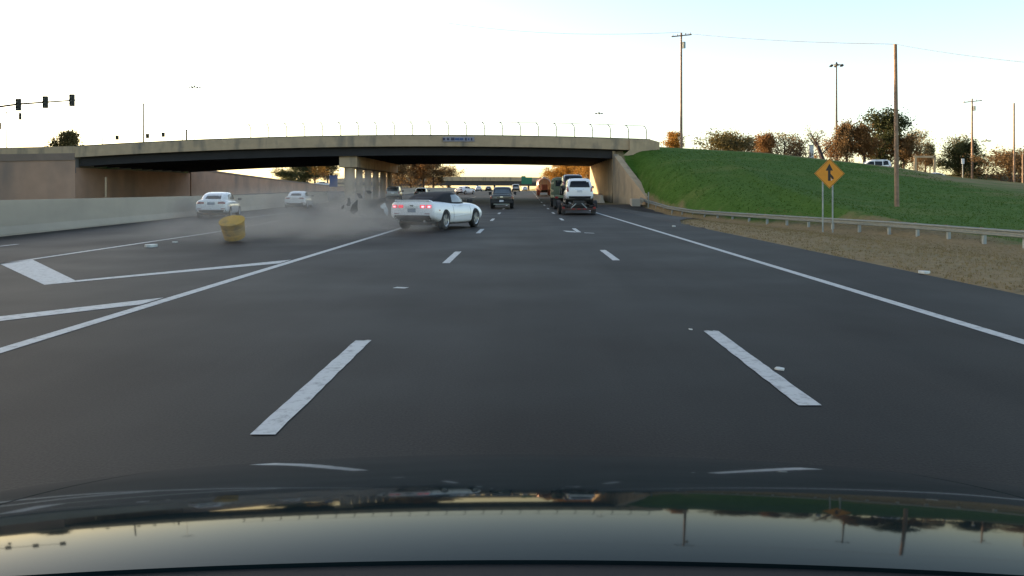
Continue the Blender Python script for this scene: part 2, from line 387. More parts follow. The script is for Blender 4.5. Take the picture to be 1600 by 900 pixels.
def mark_poly(name, pts):
    """flat painted quad/polygon on the road"""
    me = bpy.data.meshes.new(name); me.from_pydata([(x, y, rise(y)+0.005) for x, y in pts], [], [tuple(range(len(pts)))]); me.update()
    return link(name, me, M['paint_white'], road)
def mark_line(name, path, w):
    v = []; f = []
    for i, (x, y) in enumerate(path):
        a = Vector(path[max(0, i-1)]); b = Vector(path[min(len(path)-1, i+1)]); d = (b-a).normalized(); n = Vector((d.y, -d.x))*w/2
        v += [(x-n.x, y-n.y, rise(y)+0.005), (x+n.x, y+n.y, rise(y)+0.005)]
        if i: f.append((2*i-2, 2*i-1, 2*i+1, 2*i))
    me = bpy.data.meshes.new(name); me.from_pydata(v, [], f); me.update()
    return link(name, me, M['paint_white'], road)
L1, R1, REDGE, LEDGE = -1.63, 2.03, 5.03, -4.98
def dash(xc, y, ln, seed):
    # worn dash with slightly ragged edges
    rg = random.Random(seed); n = 22; j = .005
    left = [(xc-.08+rg.uniform(-j, j), y+ln*i/n) for i in range(n+1)]; right = [(xc+.08+rg.uniform(-j, j), y+ln*i/n) for i in range(n+1)]
    far = [(xc+.04, y+ln+rg.uniform(.0, .1)), (xc+.01, y+ln+rg.uniform(-.08, .0)), (xc-.03, y+ln+rg.uniform(-.04, .05))]
    me = bpy.data.meshes.new('lane_dash'); v = []; f = []
    for i in range(n+1): v += [left[i], right[i]]
    f = [(2*i, 2*i+1, 2*i+3, 2*i+2) for i in range(n)]
    q = len(v); v += far; f.append((2*n, 2*n+1, q, q+1, q+2))
    me.from_pydata([(a, b, rise(b)+.005) for a, b in v], [], f); me.update(); link('lane_dash', me, M['paint_white'], road)
for k in range(18):
    dash(L1, 5.15+12.2*k, 3.25, k); dash(R1, 5.85+12.2*k, 3.1, 50+k)
YL = [-30, 10, 30, 52]+list(range(58, 222, 8))+[400]
mark_line('edge_line', [(REDGE, y) for y in YL], 0.16)
mark_line('gore_line', [(LEDGE-0.0006*max(0, y-30)**2*0, y) for y in [-30, 10, 30, 46]], 0.17)
mark_line('gore_line', [(-10.9, -10), (-10.9, 18), (-11.3, 30), (-12.4, 42)], 0.15)
mark_line('lane_dash', [(-14.2, 20.0), (-14.4, 23.5)], 0.12)
mark_line('lane_dash', [(-15.6, 46), (-16.2, 58)], 0.14)
mark_line('lane_dash', [(-16.9, 72), (-17.3, 76)], 0.14)
mark_line('edge_line', [(-8.6, 88), (-7.4, 120), (-6.0, 180), (-5.6, 300)], 0.15)
# chevrons of the gore: the apex points back towards the camera
mark_poly('chevron_bar', [(-5.12, 17.3), (-5.12, 18.2), (-7.6, 14.0), (-7.75, 13.35)])
mark_poly('chevron_bar', [(-7.75, 13.35), (-7.6, 14.0), (-10.82, 18.2), (-11.0, 17.3)])
mark_poly('chevron_bar', [(-5.12, 11.05), (-5.12, 11.75), (-8.0, 7.6), (-8.0, 6.95)])
mark_poly('chevron_bar', [(-8.0, 6.95), (-8.0, 7.6), (-10.82, 11.75), (-10.82, 11.0)])
# scuffed paint patches beside the right lane line
mark_poly('paint_patch', [(1.6, 30.5), (1.93, 30.1), (1.9, 31.0), (1.5, 31.5)])
mark_poly('paint_patch', [(2.2, 29.7), (2.55, 29.4), (2.5, 29.7), (2.2, 30.0)])
mark_poly('paint_patch', [(-2.05, 12.9), (-1.85, 12.85), (-1.8, 13.0), (-2.0, 13.05)])

# ------------------------------------------------------------------ median barrier and low walls
def barrier(name, path, label, h=1.07, w=0.6, mat_='concrete_grey'):
    prof = [(-w/2, 0), (-w/2, .08), (-w*.3, .33), (-w*.17, h), (w*.17, h), (w*.3, .33), (w/2, .08), (w/2, 0)]
    v = []; f = []; m = len(prof)
    for i, (x, y) in enumerate(path):
        a = Vector(path[max(0, i-1)]); b = Vector(path[min(len(path)-1, i+1)]); d = (b-a).normalized(); n = Vector((d.y, -d.x))
        for (u, z) in prof: v.append((x+n.x*u, y+n.y*u, rise(y)+z-0.02))
        if i:
            for k in range(m-1): f.append(((i-1)*m+k, (i-1)*m+k+1, i*m+k+1, i*m+k))
    f += [tuple(range(m)), tuple(range((len(path)-1)*m, len(path)*m))]
    mb = MB(); mb.add(v, f); o = mb.build(name, M[mat_], None)
    tag(o, label, 'barrier'); return o
barrier('median_barrier', [(barx(y)-0.35, y) for y in (-30, 0, 15, 27, 36, 45, 53, 61, 68, 75, 84, 93)], 'long pale grey concrete median barrier sweeping left beside the white sedans', h=1.22)
barrier('median_barrier', [(-21.8, 131), (-21.5, 170), (-20, 230), (-17, 320)], 'concrete median barrier running on beyond the far side of the bridge', h=1.0)
barrier('roadside_barrier', [(8.55, y) for y in (90, 100, 112, 124, 134)], 'low concrete barrier along the right shoulder under the bridge', h=0.85)

# ------------------------------------------------------------------ main bridge
BY0, BY1 = 95.0, 128.0
def zb(x): return 6.62-7.7e-4*(x+11)**2              # underside of the deck edge
bridge = empty('road_bridge', (0, BY0, 0)); tag(bridge, 'wide concrete road bridge with fence posts crossing over the highway', 'bridge')
def loc(p): return (p[0], p[1]-BY0, p[2])
def swept(name, xa, xb, y0, y1, zlo, zhi, mat_, parent=bridge, n=24, off=BY0):
    mb = MB(); v = []; f = []
    for i in range(n+1):
        x = xa+(xb-xa)*i/n; a, b = zlo(x), zhi(x)
        v += [(x, y0-off, a), (x, y1-off, a), (x, y1-off, b), (x, y0-off, b)]
        if i:
            q = 4*(i-1)
            f += [(q+k, q+(k+1) % 4, q+4+(k+1) % 4, q+4+k) for k in range(4)]
    f += [(0, 1, 2, 3), (4*n, 4*n+1, 4*n+2, 4*n+3)]
    mb.add(v, f); return mb.build(name, M[mat_], parent)
XL, XR = -51.6, 14.6
swept('deck_slab', XL, XR, BY0+0.3, BY1-0.3, lambda x: zb(x)+0.1, lambda x: zb(x)+0.42, 'concrete')
par_n = swept('parapet', XL, XR, BY0, BY0+0.3, zb, lambda x: zb(x)+1.25, 'concrete', n=40)
swept('parapet', XL, XR, BY1-0.3, BY1, zb, lambda x: zb(x)+1.25, 'concrete', n=40)
swept('parapet_ledge', XL, XR, BY0-0.07, BY0-0.002, lambda x: zb(x)+0.02, lambda x: zb(x)+0.42, 'concrete', n=40)
swept('top_rail', XL, XR, BY0+0.06, BY0+0.2, lambda x: zb(x)+1.253, lambda x: zb(x)+1.36, 'rail_green', n=40)
ng = 11
for k in range(ng):
    y = BY0+0.9+k*(BY1-BY0-1.8)/(ng-1)
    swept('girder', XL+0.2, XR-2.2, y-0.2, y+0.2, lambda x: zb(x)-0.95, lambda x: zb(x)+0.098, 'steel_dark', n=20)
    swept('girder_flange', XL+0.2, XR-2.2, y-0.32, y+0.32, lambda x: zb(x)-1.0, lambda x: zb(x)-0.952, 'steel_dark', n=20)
# cross frames between the girders
for k in range(ng-1):
    y0 = BY0+0.9+k*(BY1-BY0-1.8)/(ng-1)
    if k == 0:
        cfm = MB().box((0, 0, 0), (0.12, 2.5, 0.5)).mesh('cross_frame'); cfm.materials.append(M['steel_dark'])
    for j in range(9):
        x = XL+4+j*6.6
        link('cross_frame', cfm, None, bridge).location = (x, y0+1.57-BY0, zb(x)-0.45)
# fence on the near parapet: curved posts, thin rails
pm = None; FX = [at(x, BY0+0.15) for x in [392+28.1*i for i in range(23)]]
for x in FX:
    z = zb(x)+1.36
    if pm is None:
        mb = MB(); mb.tube([(0, 0, 0), (0, 0, 0.85), (-0.05, 0.03, 1.15), (-0.2, 0.1, 1.42), (-0.36, 0.18, 1.52)], 0.05, 6)
        pm = mb.mesh('fence_post'); pm.materials.append(M['steel_weathered'])
    o = link('fence_post', pm, None, bridge); o.location = (x, 0.13, z-0.004)
for dx, dy, dz, r in ((-0.36, 0.18, 1.52, 0.032), (0, 0, 0.75, 0.014)):
    mb = MB(); mb.tube([(x+dx, 0.13+dy, zb(x)+1.36+dz) for x in FX], r, 5); mb.build('fence_rail', M['steel_weathered'], bridge)
# name plate of the bridge with its small blue lettering (too blurred in the photograph to read)
xp = at(717, BY0)
pl = MB().box((xp, -0.1, zb(xp)+0.85), (3.6, 0.05, 0.55)).build('name_plate', M['sign_plate_blue'], bridge)
for (px, w, h, mm) in ((693.8, .28, .28, 'sign_letter_blue'), (700.2, .26, .26, 'sign_letter_blue'), (707.6, .40, .30, 'sign_letter_blue'), (714.5, .5, .24, 'sign_blue'), (721.5, .42, .26, 'sign_blue'), (728.0, .22, .32, 'sign_letter_blue'), (732.3, .2, .22, 'sign_blue'), (737.0, .17, .3, 'sign_letter_blue')):
    x = at(px, BY0); MB().box((x, -0.135, zb(x)+0.85), (w, 0.02, h)).build('plate_mark', M[mm], pl)
# pier: cap beam and a row of columns
PX = -20.4
MB().box((PX, 16.5, 4.92), (2.1, 31.0, 1.35)).build('pier_cap', M['concrete'], bridge, bevel=0.06)
for k in range(6):
    y = 1.9+k*5.7; cr = .62 if k == 0 else .42
    mb = MB(); mb.lathe([(rise(y+BY0)-0.3, 0.0), (rise(y+BY0)-0.3, cr), (4.243, cr), (4.243, 0.0)], 'Z', 18, (PX, y, 0)); mb.build('column', M['concrete'], bridge, smooth=True)
for k in range(ng):
    y = 0.9+k*(BY1-BY0-1.8)/(ng-1)
    MB().box((PX, y, 5.594+0.006), (0.7, 0.5, 0.02)).build('bearing', M['steel_dark'], bridge)
# left abutment with wing wall to the left, right abutment with sloping wing wall
mb = MB(); mb.prism([(XL-1.2, -0.3), (XL, -0.3), (XL, 4.2), (XL-1.2, 4.2)], BY1-BY0-0.4, Matrix.Translation((0, BY1-BY0-0.2, 0)) @ Matrix.Rotation(R(90), 4, 'X'))
mb.build('abutment', M['wall_tan'], bridge)
MB().box((XL-0.55, 0.5, 4.65), (1.1, 0.9, 2.2)).build('girder_seat', M['concrete_dark'], bridge)
MB().tube([(at(164, 96)+0.0, 1.2, -0.2), (at(164, 96), 1.2, 3.1)], 0.11, 8).build('drain_pipe', M['concrete'], bridge)
mb = MB(); AX = 10.3
mb.box((AX+0.6, (BY1-BY0)/2+0.3, 2.9), (1.2, BY1-BY0-0.6, 6.4)); mb.build('abutment', M['concrete'], bridge)
mb = MB(); wl = []
for (x, y, zl, zh) in ((10.28, 94.9, -.3, 5.75), (11.3, 90.5, -.4, 3.55), (12.75, 84.2, -.5, .5)):
    wl += [(x, y-BY0, zl), (x, y-BY0, zh), (x+.75, y-BY0+.12, zh), (x+.75, y-BY0+.12, zl)]
mb.add(wl, [(4*i+k, 4*i+(k+1) % 4, 4*i+4+(k+1) % 4, 4*i+4+k) for i in range(2) for k in range(4)]+[(0, 1, 2, 3), (8, 9, 10, 11)])
mb.build('wing_wall', M['concrete'], bridge)
mb = MB(); xr = XR
mb.prism([(11.3, zb(12)-0.75), (15.6, zb(15)-0.05), (15.6, zb(15)+1.0), (14.61, zb(14.6)+1.27), (12.2, zb(12.2)+1.27-0.03), (12.2, zb(12))], 0.32, Matrix.Translation((0, -0.02, 0)) @ Matrix.Rotation(R(90), 4, 'X'))
mb.build('end_block', M['concrete'], bridge)
# earth slab behind the left abutment is the ground; retaining wall to the left in the plane of the bridge face
rw = empty('retaining_wall', (-66, BY0, 0)); tag(rw, 'tan retaining wall with brown cap at the left end of the bridge', 'wall')
def rwbox(name, y0, y1, z0, z1l, z1r, m_, x0=-96.0, x1=XL-0.01, zl0=None):
    z0r = z0; z0l = z0 if zl0 is None else zl0
    mb = MB(); v = [(x0+66, y0, z0l), (x1+66, y0, z0r), (x1+66, y1, z0r), (x0+66, y1, z0l), (x0+66, y0, z1l), (x1+66, y0, z1r), (x1+66, y1, z1r), (x0+66, y1, z1l)]
    mb.add(v, [(3, 2, 1, 0), (4, 5, 6, 7), (0, 1, 5, 4), (1, 2, 6, 5), (2, 3, 7, 6), (3, 0, 4, 7)]); return mb.build(name, M[m_], rw)
rwbox('wall_panel', 0.0, 0.5, -0.4, 4.35, 5.05, 'wall_tan')
rwbox('cap', -0.12, 0.5, 5.052, 5.2, 5.85, 'cap_brown', zl0=4.352)
rwbox('parapet', -0.02, 0.3, 5.852, 5.85, 6.65, 'concrete', zl0=5.202)
# long wall beyond the bridge, its top falling away
wv = []; wf = []
for i, (x, y, z) in enumerate([(-51.6, 128.2, 4.85), (-51.3, 150, 4.2), (-50.6, 180, 3.35), (-49.2, 215, 2.5), (-47, 255, 2.3), (-43, 320, 2.3)]):
    wv += [(x, y, rise(y)-0.5), (x, y, z), (x-0.5, y, z), (x-0.5, y, rise(y)-0.5)]
    if i: wf += [(4*i-4+k, 4*i-4+(k+1) % 4, 4*i+(k+1) % 4, 4*i+k) for k in range(4)]
wf += [(0, 1, 2, 3), tuple(4*5+k for k in range(4))]
mb = MB(); mb.add([(x+51, y-128, z) for x, y, z in wv], wf)
far_wall = empty('retaining_wall', (-51, 128, 0)); tag(far_wall, 'long tan retaining wall beyond the bridge, its top sloping down', 'wall'); mb.build('wall_panel', M['wall_tan'], far_wall)
mb = MB()
pts = [(-51.6, 128.2, 4.85), (-51.3, 150, 4.2), (-50.6, 180, 3.35), (-49.2, 215, 2.5), (-47, 255, 2.3), (-43, 320, 2.3)]
v = []; f = []
for i, (x, y, z) in enumerate(pts):
    v += [(x+51+0.1, y-128, z+0.003), (x+51+0.1, y-128, z+0.3), (x+51-0.6, y-128, z+0.3), (x+51-0.6, y-128, z+0.003)]
    if i: f += [(4*i-4+k, 4*i-4+(k+1) % 4, 4*i+(k+1) % 4, 4*i+k) for k in range(4)]
f += [(0, 1, 2, 3), tuple(4*5+k for k in range(4))]; mb.add(v, f); mb.build('cap', M['cap_brown'], far_wall)

# ------------------------------------------------------------------ far overpass
FY = 430.0
fb = empty('far_overpass', (0, FY, 0)); tag(fb, 'distant pale overpass seen through the opening under the bridge', 'bridge')
def fz(py): return zt(py, FY)
mb = MB(); v = []; f = []
cols = [(520, 285.5, 279), (610, 283.6, 277.0), (700, 282.6, 276.2), (800, 283.0, 276.6), (900, 284.6, 278.4), (1050, 287, 281)]
for i, (px, lo, hi) in enumerate(cols):
    x = at(px, FY); v += [(x, 0, fz(lo)), (x, 12, fz(lo)), (x, 12, fz(hi)), (x, 0, fz(hi))]
    if i: f += [(4*i-4+k, 4*i-4+(k+1) % 4, 4*i+(k+1) % 4, 4*i+k) for k in range(4)]
f += [(0, 1, 2, 3), tuple(20+k for k in range(4))]; mb.add(v, f); mb.build('parapet', M['concrete'], fb)
mb = MB(); v = []; f = []
for i, (px, lo, hi) in enumerate(cols):
    x = at(px, FY); v += [(x, 0.6, fz(lo+7)), (x, 11.4, fz(lo+7)), (x, 11.4, fz(lo)-0.01), (x, 0.6, fz(lo)-0.01)]
    if i: f += [(4*i-4+k, 4*i-4+(k+1) % 4, 4*i+(k+1) % 4, 4*i+k) for k in range(4)]
f += [(0, 1, 2, 3), tuple(20+k for k in range(4))]; mb.add(v, f); mb.build('girder', M['steel_weathered'], fb)
for px in (700, 745, 772, 826):
    MB().tube([(at(px, FY), 6, 1.2), (at(px, FY), 6, fz(288))], 0.5, 10).build('column', M['concrete'], fb)
for px in (655, 1010): MB().box((at(px, FY)+(-12 if px < 800 else 12), 6, (fz(290)+1)/2), (26, 10, fz(289))).build('abutment', M['concrete'], fb)

# ------------------------------------------------------------------ guardrail
def guardrail():
    root = empty('guardrail', (gx(33), 33, ground_z(gx(33), 33))); tag(root, 'galvanised guardrail on short posts curving along the foot of the grass hill', 'guardrail')
    o = root.location
    path = [(gx(y)-0.15, y) for y in (6, 12, 17, 22, 28, 33, 38, 44, 49, 54, 60, 65, 70, 76, 81, 86)]
    prof = [(0.02, .44), (-.06, .475), (-.06, .515), (.02, .56), (.02, .63), (-.06, .675), (-.06, .715), (.02, .75)]
    v = []; f = []; m = len(prof)
    for i, (x, y) in enumerate(path):
        a = Vector(path[max(0, i-1)]); b = Vector(path[min(len(path)-1, i+1)]); d = (b-a).normalized(); n = Vector((d.y, -d.x))
        z = ground_z(x, y)
        for (u, h) in prof: v.append((x+n.x*u-o.x, y+n.y*u-o.y, z+h-o.z))
        for (u, h) in reversed(prof): v.append((x+n.x*(u+.02)-o.x, y+n.y*(u+.02)-o.y, z+h-o.z))
        if i:
            q = 2*m*(i-1)
            f += [(q+k, q+(k+1) % (2*m), q+2*m+(k+1) % (2*m), q+2*m+k) for k in range(2*m)]
    mb = MB(); mb.add(v, f); mb.build('rail_beam', M['galvanised'], root)
    pm = None
    y = 8.0
    while y < 87:
        x = gx(y)-0.15
        if pm is None:
            b = MB(); b.box((0.2, 0, 0.2), (0.14, 0.14, 1.0)); pm = b.mesh('rail_post'); pm.materials.append(M['galvanised_dull'])
            b = MB(); b.box((0.085, 0, 0.6), (0.1, 0.12, 0.34)); bm_ = b.mesh('rail_block'); bm_.materials.append(M['wood_pole'])
        z = ground_z(x, y)
        p = link('rail_post', pm, None, root); p.location = (x-o.x, y-o.y, z-o.z)
        q = link('rail_block', bm_, None, p)
        y += 2.6
guardrail()
# crash terminal block where the rail meets the bridge
mb = MB(); mb.box((0, 0, 0.42), (0.9, 1.6, 0.84)); mb.box((0.62, -0.3, 0.6), (0.3, 0.8, 0.3))
o = mb.build('barrier_end_block', M['concrete_grey'], None, bevel=0.05); o.location = (11.4, 84.4, ground_z(11.4, 84.3)-0.03); tag(o, 'pale concrete end block where the guardrail meets the bridge', 'block')
for i, (x, y, lb) in enumerate(((12.5, 82.6, 'thin grey marker post beside the concrete end block'), )):
    o = MB().tube([(0, 0, -0.2), (0, 0, 1.6)], 0.06, 6).build('marker_post', M['galvanised_dull'], None); o.location = (x, y, ground_z(x, y)); tag(o, lb, 'post')

# ------------------------------------------------------------------ merge sign
def merge_sign():
    Y = 47.0; x = at(1296, Y); gz = ground_z(x, Y)
    r = empty('merge_sign', (x, Y, gz)); tag(r, 'orange diamond merge warning sign on two posts in front of the grass hill', 'sign')
    zc = zt(271, Y)-gz; h = 0.86
    def board(s, d): return [(0, -s), (s, 0), (0, s), (-s, 0)]
    Mx = Matrix.Translation((0, 0, zc)) @ Matrix.Rotation(R(90), 4, 'X')
    mb = MB(); mb.prism(board(h, 0), 0.012, Mx @ Matrix.Translation((0, 0, -0.006))); b = mb.build('sign_board', M['sign_orange'], r)
    s0, s1 = h*0.955, h*0.925
    mb = MB()
    for k in range(4):
        A = board(s0, 0); B = board(s1, 0); mb.add([Mx @ Vector((p[0], p[1], 0.009)) for p in (A[k], A[(k+1) % 4], B[(k+1) % 4], B[k])], [(0, 1, 2, 3)])
    mb.build('border', M['sign_black'], b)
    s = h/0.86
    arrow = [(-.085, -.42), (.06, -.42), (.06, -.12), (.06, .16), (.2, .16), (0-.005, .56), (-.22, .16), (-.085, .16)]
    mb = MB(); mb.prism([(a*s, c*s) for a, c in arrow], 0.004, Mx @ Matrix.Translation((0, 0, 0.0065)))
    mb.prism([(.062*s, -.02*s), (.062*s, -.2*s), (.16*s, -.32*s), (.26*s, -.32*s), (.22*s, -.2*s)], 0.004, Mx @ Matrix.Translation((0, 0, 0.0065)))
    mb.build('merge_arrow', M['sign_black'], b)
    mb = MB(); mb.prism([(.085*s, -.33*s), (.1*s, -.41*s), (.155*s, -.37*s), (.145*s, -.31*s)], 0.004, Mx @ Matrix.Translation((0, 0, 0.0065)));
    mb.build('arrow_tail', M['plate_white'], b)
    for dx in (at(1286, Y)-x, at(1301.5, Y)-x): MB().box((dx, 0.045, (zc-0.0)/2+0.02), (0.07, 0.05, zc+0.35)).build('post', M['galvanised_dull'], r)
merge_sign()

# ------------------------------------------------------------------ utility poles, high masts, wires
def wood_pole(px, Y, top, base_py=None, r0=0.17, r1=0.11, arm=None, label='', lean=0.0, base=None):
    x = at(px, Y); gz = ground_z(x, Y) if base is None else base; h = zt(top, Y)-gz
    r = empty('utility_pole', (x, Y, gz)); tag(r, label, 'pole', 'utility poles on the hill')
    MB().tube([(0, 0, -0.5), (lean*0.5, 0, h*0.5), (lean, 0, h)], [r0, (r0+r1)/2, r1], 10).build('shaft', M['wood_pole'], r, smooth=True)
    if arm:
        z = h-0.35*arm
        MB().box((lean, -0.15, z), (2.2*arm, 0.12, 0.13), M=Matrix.Rotation(R(-6), 3, 'Y')).build('crossarm', M['wood_pole'], r)
        for dx in (-0.95*arm, -0.45*arm, 0.45*arm, 0.95*arm):
            MB().lathe([(0, 0), (0, .05), (.08, .06), (.1, .04), (.2, .06), (.22, 0)], 'Z', 8, (lean+dx, -0.15, z+0.06+dx*0.1)).build('insulator', M['galvanised_dull'], r)
        MB().lathe([(0, 0), (0, .2), (.75, .2), (.8, 0)], 'Z', 10, (lean+0.3, -0.1, z-1.5)).build('transformer', M['galvanised_dull'], r)
    return Vector((x+lean, Y, gz+h))
p1 = wood_pole(1064.5, 99, 51, arm=1.1, label='tall wooden utility pole with crossarm rising behind the crest near the bridge')
p2 = wood_pole(1401.5, 60, 69, lean=-0.12, r0=0.165, label='tallest bare wooden pole standing low on the green slope', r1=0.12)
p3 = wood_pole(1519, 135, 154, arm=1.4, label='far wooden pole with crossarm behind the dark tree at right', r0=0.2, base=2.3)
p4 = wood_pole(1584.5, 110, 161, label='slim bare pole near the right edge of the picture', r0=0.13, r1=0.1)
o4 = wood_pole(1598, 120, 240, label='short post at the very right edge behind the crest', r0=0.12, r1=0.1)
def wire(a, b, sag, r, label):
    pts = []
    for i in range(17):
        t = i/16; p = a.lerp(b, t); p.z -= sag*4*t*(1-t); pts.append(p)
    o = MB().tube([p-pts[0] for p in pts], r, 4).build('overhead_wire', M['wire'], None); o.location = pts[0]; tag(o, label, 'wire', 'overhead wires')
wire(p1+Vector((-0.1, 0, 0.0)), p2, 0.25, 0.022, 'thin overhead wire between the two tallest wooden poles')
wire(p2, Vector((at(1640, 36), 36, zt(150, 36)))+Vector((3, -6, 0)), 0.3, 0.014, 'thin overhead wire running right from the bare pole')
wire(p1+Vector((-0.1, 0, 0.05)), Vector((at(700, 125), 125, zt(36, 125))), 0.8, 0.02, 'thin overhead wire running left from the crossarm pole over the bridge')

def high_mast(px, Y, top, label, base=0.0, n=6, rr=1.1, pole_r=0.2, mat_='pale_steel'):
    x = at(px, Y); h = zt(top, Y)-base
    r = empty('high_mast_light', (x, Y, base)); tag(r, label, 'light mast', 'high mast lights')
    MB().tube([(0, 0, -0.5), (0, 0, h)], [pole_r*1.6, pole_r*0.7], 10).build('mast', M[mat_], r, smooth=True)
    MB().lathe([(-0.15, rr*0.42), (-.15, rr*.55), (.05, rr*.55), (.05, rr*.42)], 'Z', 16, (0, 0, h-0.2), closed=True).build('ring', M['galvanised_dull'], r)
    for k in range(n):
        t = 2*math.pi*k/n+0.3; c, s = math.cos(t), math.sin(t)
        MB().tube([(c*.1, s*.1, h-.1), (c*rr, s*rr, h-.2)], 0.07, 5).build('arm', M['galvanised_dull'], r)
        MB().lathe([(-.35, 0), (-.35, .32), (-.2, .42), (0, .2), (.1, 0)], 'Z', 8, (c*rr*1.15, s*rr*1.15, h-.2)).build('lamp_head', M['steel_dark'], r)
    MB().lathe([(0, 0), (0, .25), (.35, .2), (.5, 0)], 'Z', 8, (0, 0, h)).build('cap', M['steel_dark'], r)
high_mast(1307, 190, 100, 'tall grey high mast light behind the autumn trees', base=4.0, rr=1.15, mat_='steel_weathered')
high_mast(304, 300, 135, 'far high mast light above the left end of the bridge', base=3.0, rr=1.6, pole_r=0.07)
high_mast(936, 330, 176, 'far high mast light above the right half of the bridge', base=3.0, rr=1.2, pole_r=0.07)
high_mast(1541, 330, 219, 'far high mast light in the sky between the right hand poles', base=2.0, rr=1.3, pole_r=0.06)

# thin posts standing on the bridge
def thin_pole(px, Y, top, base, r, label, mat_='steel_dark'):
    x = at(px, Y); h = zt(top, Y)-base
    o = empty('lamp_post', (x, Y, base)); tag(o, label, 'post')
    MB().tube([(0, 0, -0.1), (0, 0, h)], [r, r*0.8], 8).build('shaft', M[mat_], o); MB().lathe([(0, 0), (0, r*1.2), (.12, r), (.16, 0)], 'Z', 8, (0, 0, h)).build('finial', M[mat_], o)
    MB().box((0, 0, 0.03), (r*5, r*5, 0.06)).build('base_plate', M[mat_], o)
thin_pole(224.5, 112, 163, zb(at(224, 112))+0.42, 0.11, 'tall dark post on the bridge deck near the far signals')
thin_pole(291.5, 112, 204, zb(at(291, 112))+0.42, 0.13, 'short stubby dark post on the bridge deck')
thin_pole(10.5, 99, 172, 5.0, 0.06, 'thin grey post rising above the wall at the left edge', 'galvanised_dull')

# ------------------------------------------------------------------ traffic signals
def signal_head(name, parent, c, h=1.05, w=0.36):
    mb = MB(); mb.box(c, (w, 0.25, h)); b = mb.build(name, M['signal_black'], parent, bevel=0.03)
    for k in (-1, 0, 1):
        MB().lathe([(-.02, 0), (-.02, .11), (0, .12), (0, 0)], 'Y', 12, (c[0], c[1]-0.135, c[2]+k*h*0.31)).build('lens', M['signal_lens'], b)
        v = []; f = []
        for i in range(9):
            t = math.pi*i/8; x, z = .15*math.cos(t), .15*math.sin(t)
            v += [(c[0]+x, c[1]-0.127, c[2]+k*h*.31+z), (c[0]+x, c[1]-0.36, c[2]+k*h*.31+z)]
            if i: f.append((2*i-2, 2*i-1, 2*i+1, 2*i))
        MB().add(v, f).build('visor', M['signal_black'], b)
    return b
YS_ = 90.0
ms = empty('traffic_signal', (at(-40, YS_), YS_, 0)); tag(ms, 'mast arm traffic signal with three dark heads at the top left', 'traffic signal')
ox = at(-40, YS_)
MB().tube([(0, 0, 0), (0, 0, zt(160, YS_))], [0.22, 0.15], 10).build('mast', M['steel_dark'], ms)
MB().tube([(0, 0, zt(172, YS_)), (at(30, YS_)-ox, 0, zt(162.5, YS_)), (at(118, YS_)-ox, 0, zt(156.5, YS_))], [0.12, 0.1, 0.07], 8).build('mast_arm', M['steel_dark'], ms)
for px, py in ((31, 164), (73, 160), (114.5, 157)): signal_head('signal_head', ms, (at(px, YS_)-ox, -0.25, zt(py, YS_)), h=1.3, w=0.52)
s2 = empty('traffic_signal', (at(20, 150), 150, 0)); tag(s2, 'smaller far traffic signal under the mast arm at upper left', 'traffic signal')
MB().tube([(at(-8, 150)-at(20, 150), 0, 5), (at(-8, 150)-at(20, 150), 0, zt(178, 150))], 0.12, 8).build('mast', M['galvanised_dull'], s2)
MB().tube([(at(-8, 150)-at(20, 150), 0, zt(177, 150)), (at(36, 150)-at(20, 150), 0, zt(175, 150))], 0.07, 6).build('mast_arm', M['galvanised_dull'], s2)
for px, py in ((33, 182), (1, 197)): signal_head('signal_head', s2, (at(px, 150)-at(20, 150), -0.25, zt(py, 150)), h=1.25, w=0.4)
YF = 140.0
sw = empty('traffic_signal', (at(200, YF), YF, 0)); tag(sw, 'row of three small far signal heads just above the bridge rail', 'traffic signal')
ox = at(200, YF)
for px, zz in ((160, 5.5), (285, 5.2)): MB().tube([(at(px, YF)-ox, 0, 4.5), (at(px, YF)-ox, 0, zt(206 if px == 285 else 214, YF))], 0.06, 8).build('mast', M['steel_dark'], sw)
MB().tube([(at(160, YF)-ox, 0, zt(213.5, YF)), (at(225, YF)-ox, 0, zt(209.5, YF)), (at(285, YF)-ox, 0, zt(206.5, YF))], 0.025, 5).build('span_wire', M['wire'], sw)
for px, py in ((183, 215), (230.5, 212.5), (255, 210.5)): signal_head('signal_head', sw, (at(px, YF)-ox, 0, zt(py, YF)), h=0.75, w=0.5)

# ------------------------------------------------------------------ overhead green sign, blue sign, small signs
YG = 290.0
gs = empty('overhead_sign', (at(870, YG), YG, 0.8)); tag(gs, 'green overhead highway sign in the distance under the bridge', 'sign')
ox = at(870, YG)
MB().box((at(823, YG)-ox, 0, zt(282.5, YG)-.8), (at(832, YG)-at(815.5, YG), .12, 2.4)).build('sign_board', M['sign_green'], gs)
MB().box((at(818, YG)-ox, 0.02, zt(276.3, YG)-.8), (1.5, .1, .55)).build('exit_tab', M['sign_green'], gs)
MB().box((at(823, YG)-ox, -0.07, zt(282.5, YG)-.8), (at(832, YG)-at(815.5, YG)-.3, .01, 2.1)).build('sign_face', M['sign_green'], gs)
MB().tube([(0, .5, 0), (0, .5, zt(280, YG)-.8)], 0.25, 8).build('mast', M['galvanised_dull'], gs)
for dz in (0.35, -0.35): MB().tube([(0, .4, zt(283, YG)-.8+dz), (at(814, YG)-ox, .2, zt(283, YG)-.8+dz)], 0.09, 6).build('truss_chord', M['galvanised_dull'], gs)
YB = 190.0; o = empty('blue_sign', (at(521, YB), YB, 1.0)); tag(o, 'small blue roadside sign seen left of the bridge pier', 'sign')
MB().box((0, 0, zt(283, YB)-1), (1.9, .06, 2.6)).build('sign_board', M['sign_blue'], o)
for dx in (-.6, .6): MB().box((dx, .06, 0.6), (.1, .08, 4.4)).build('post', M['galvanised_dull'], o)
YW = 125.0; x = at(1504.5, YW); g = ground_z(x, YW); o = empty('roadside_sign', (x, YW, g)); tag(o, 'small pale rectangular sign on a post before the dark tree', 'sign')
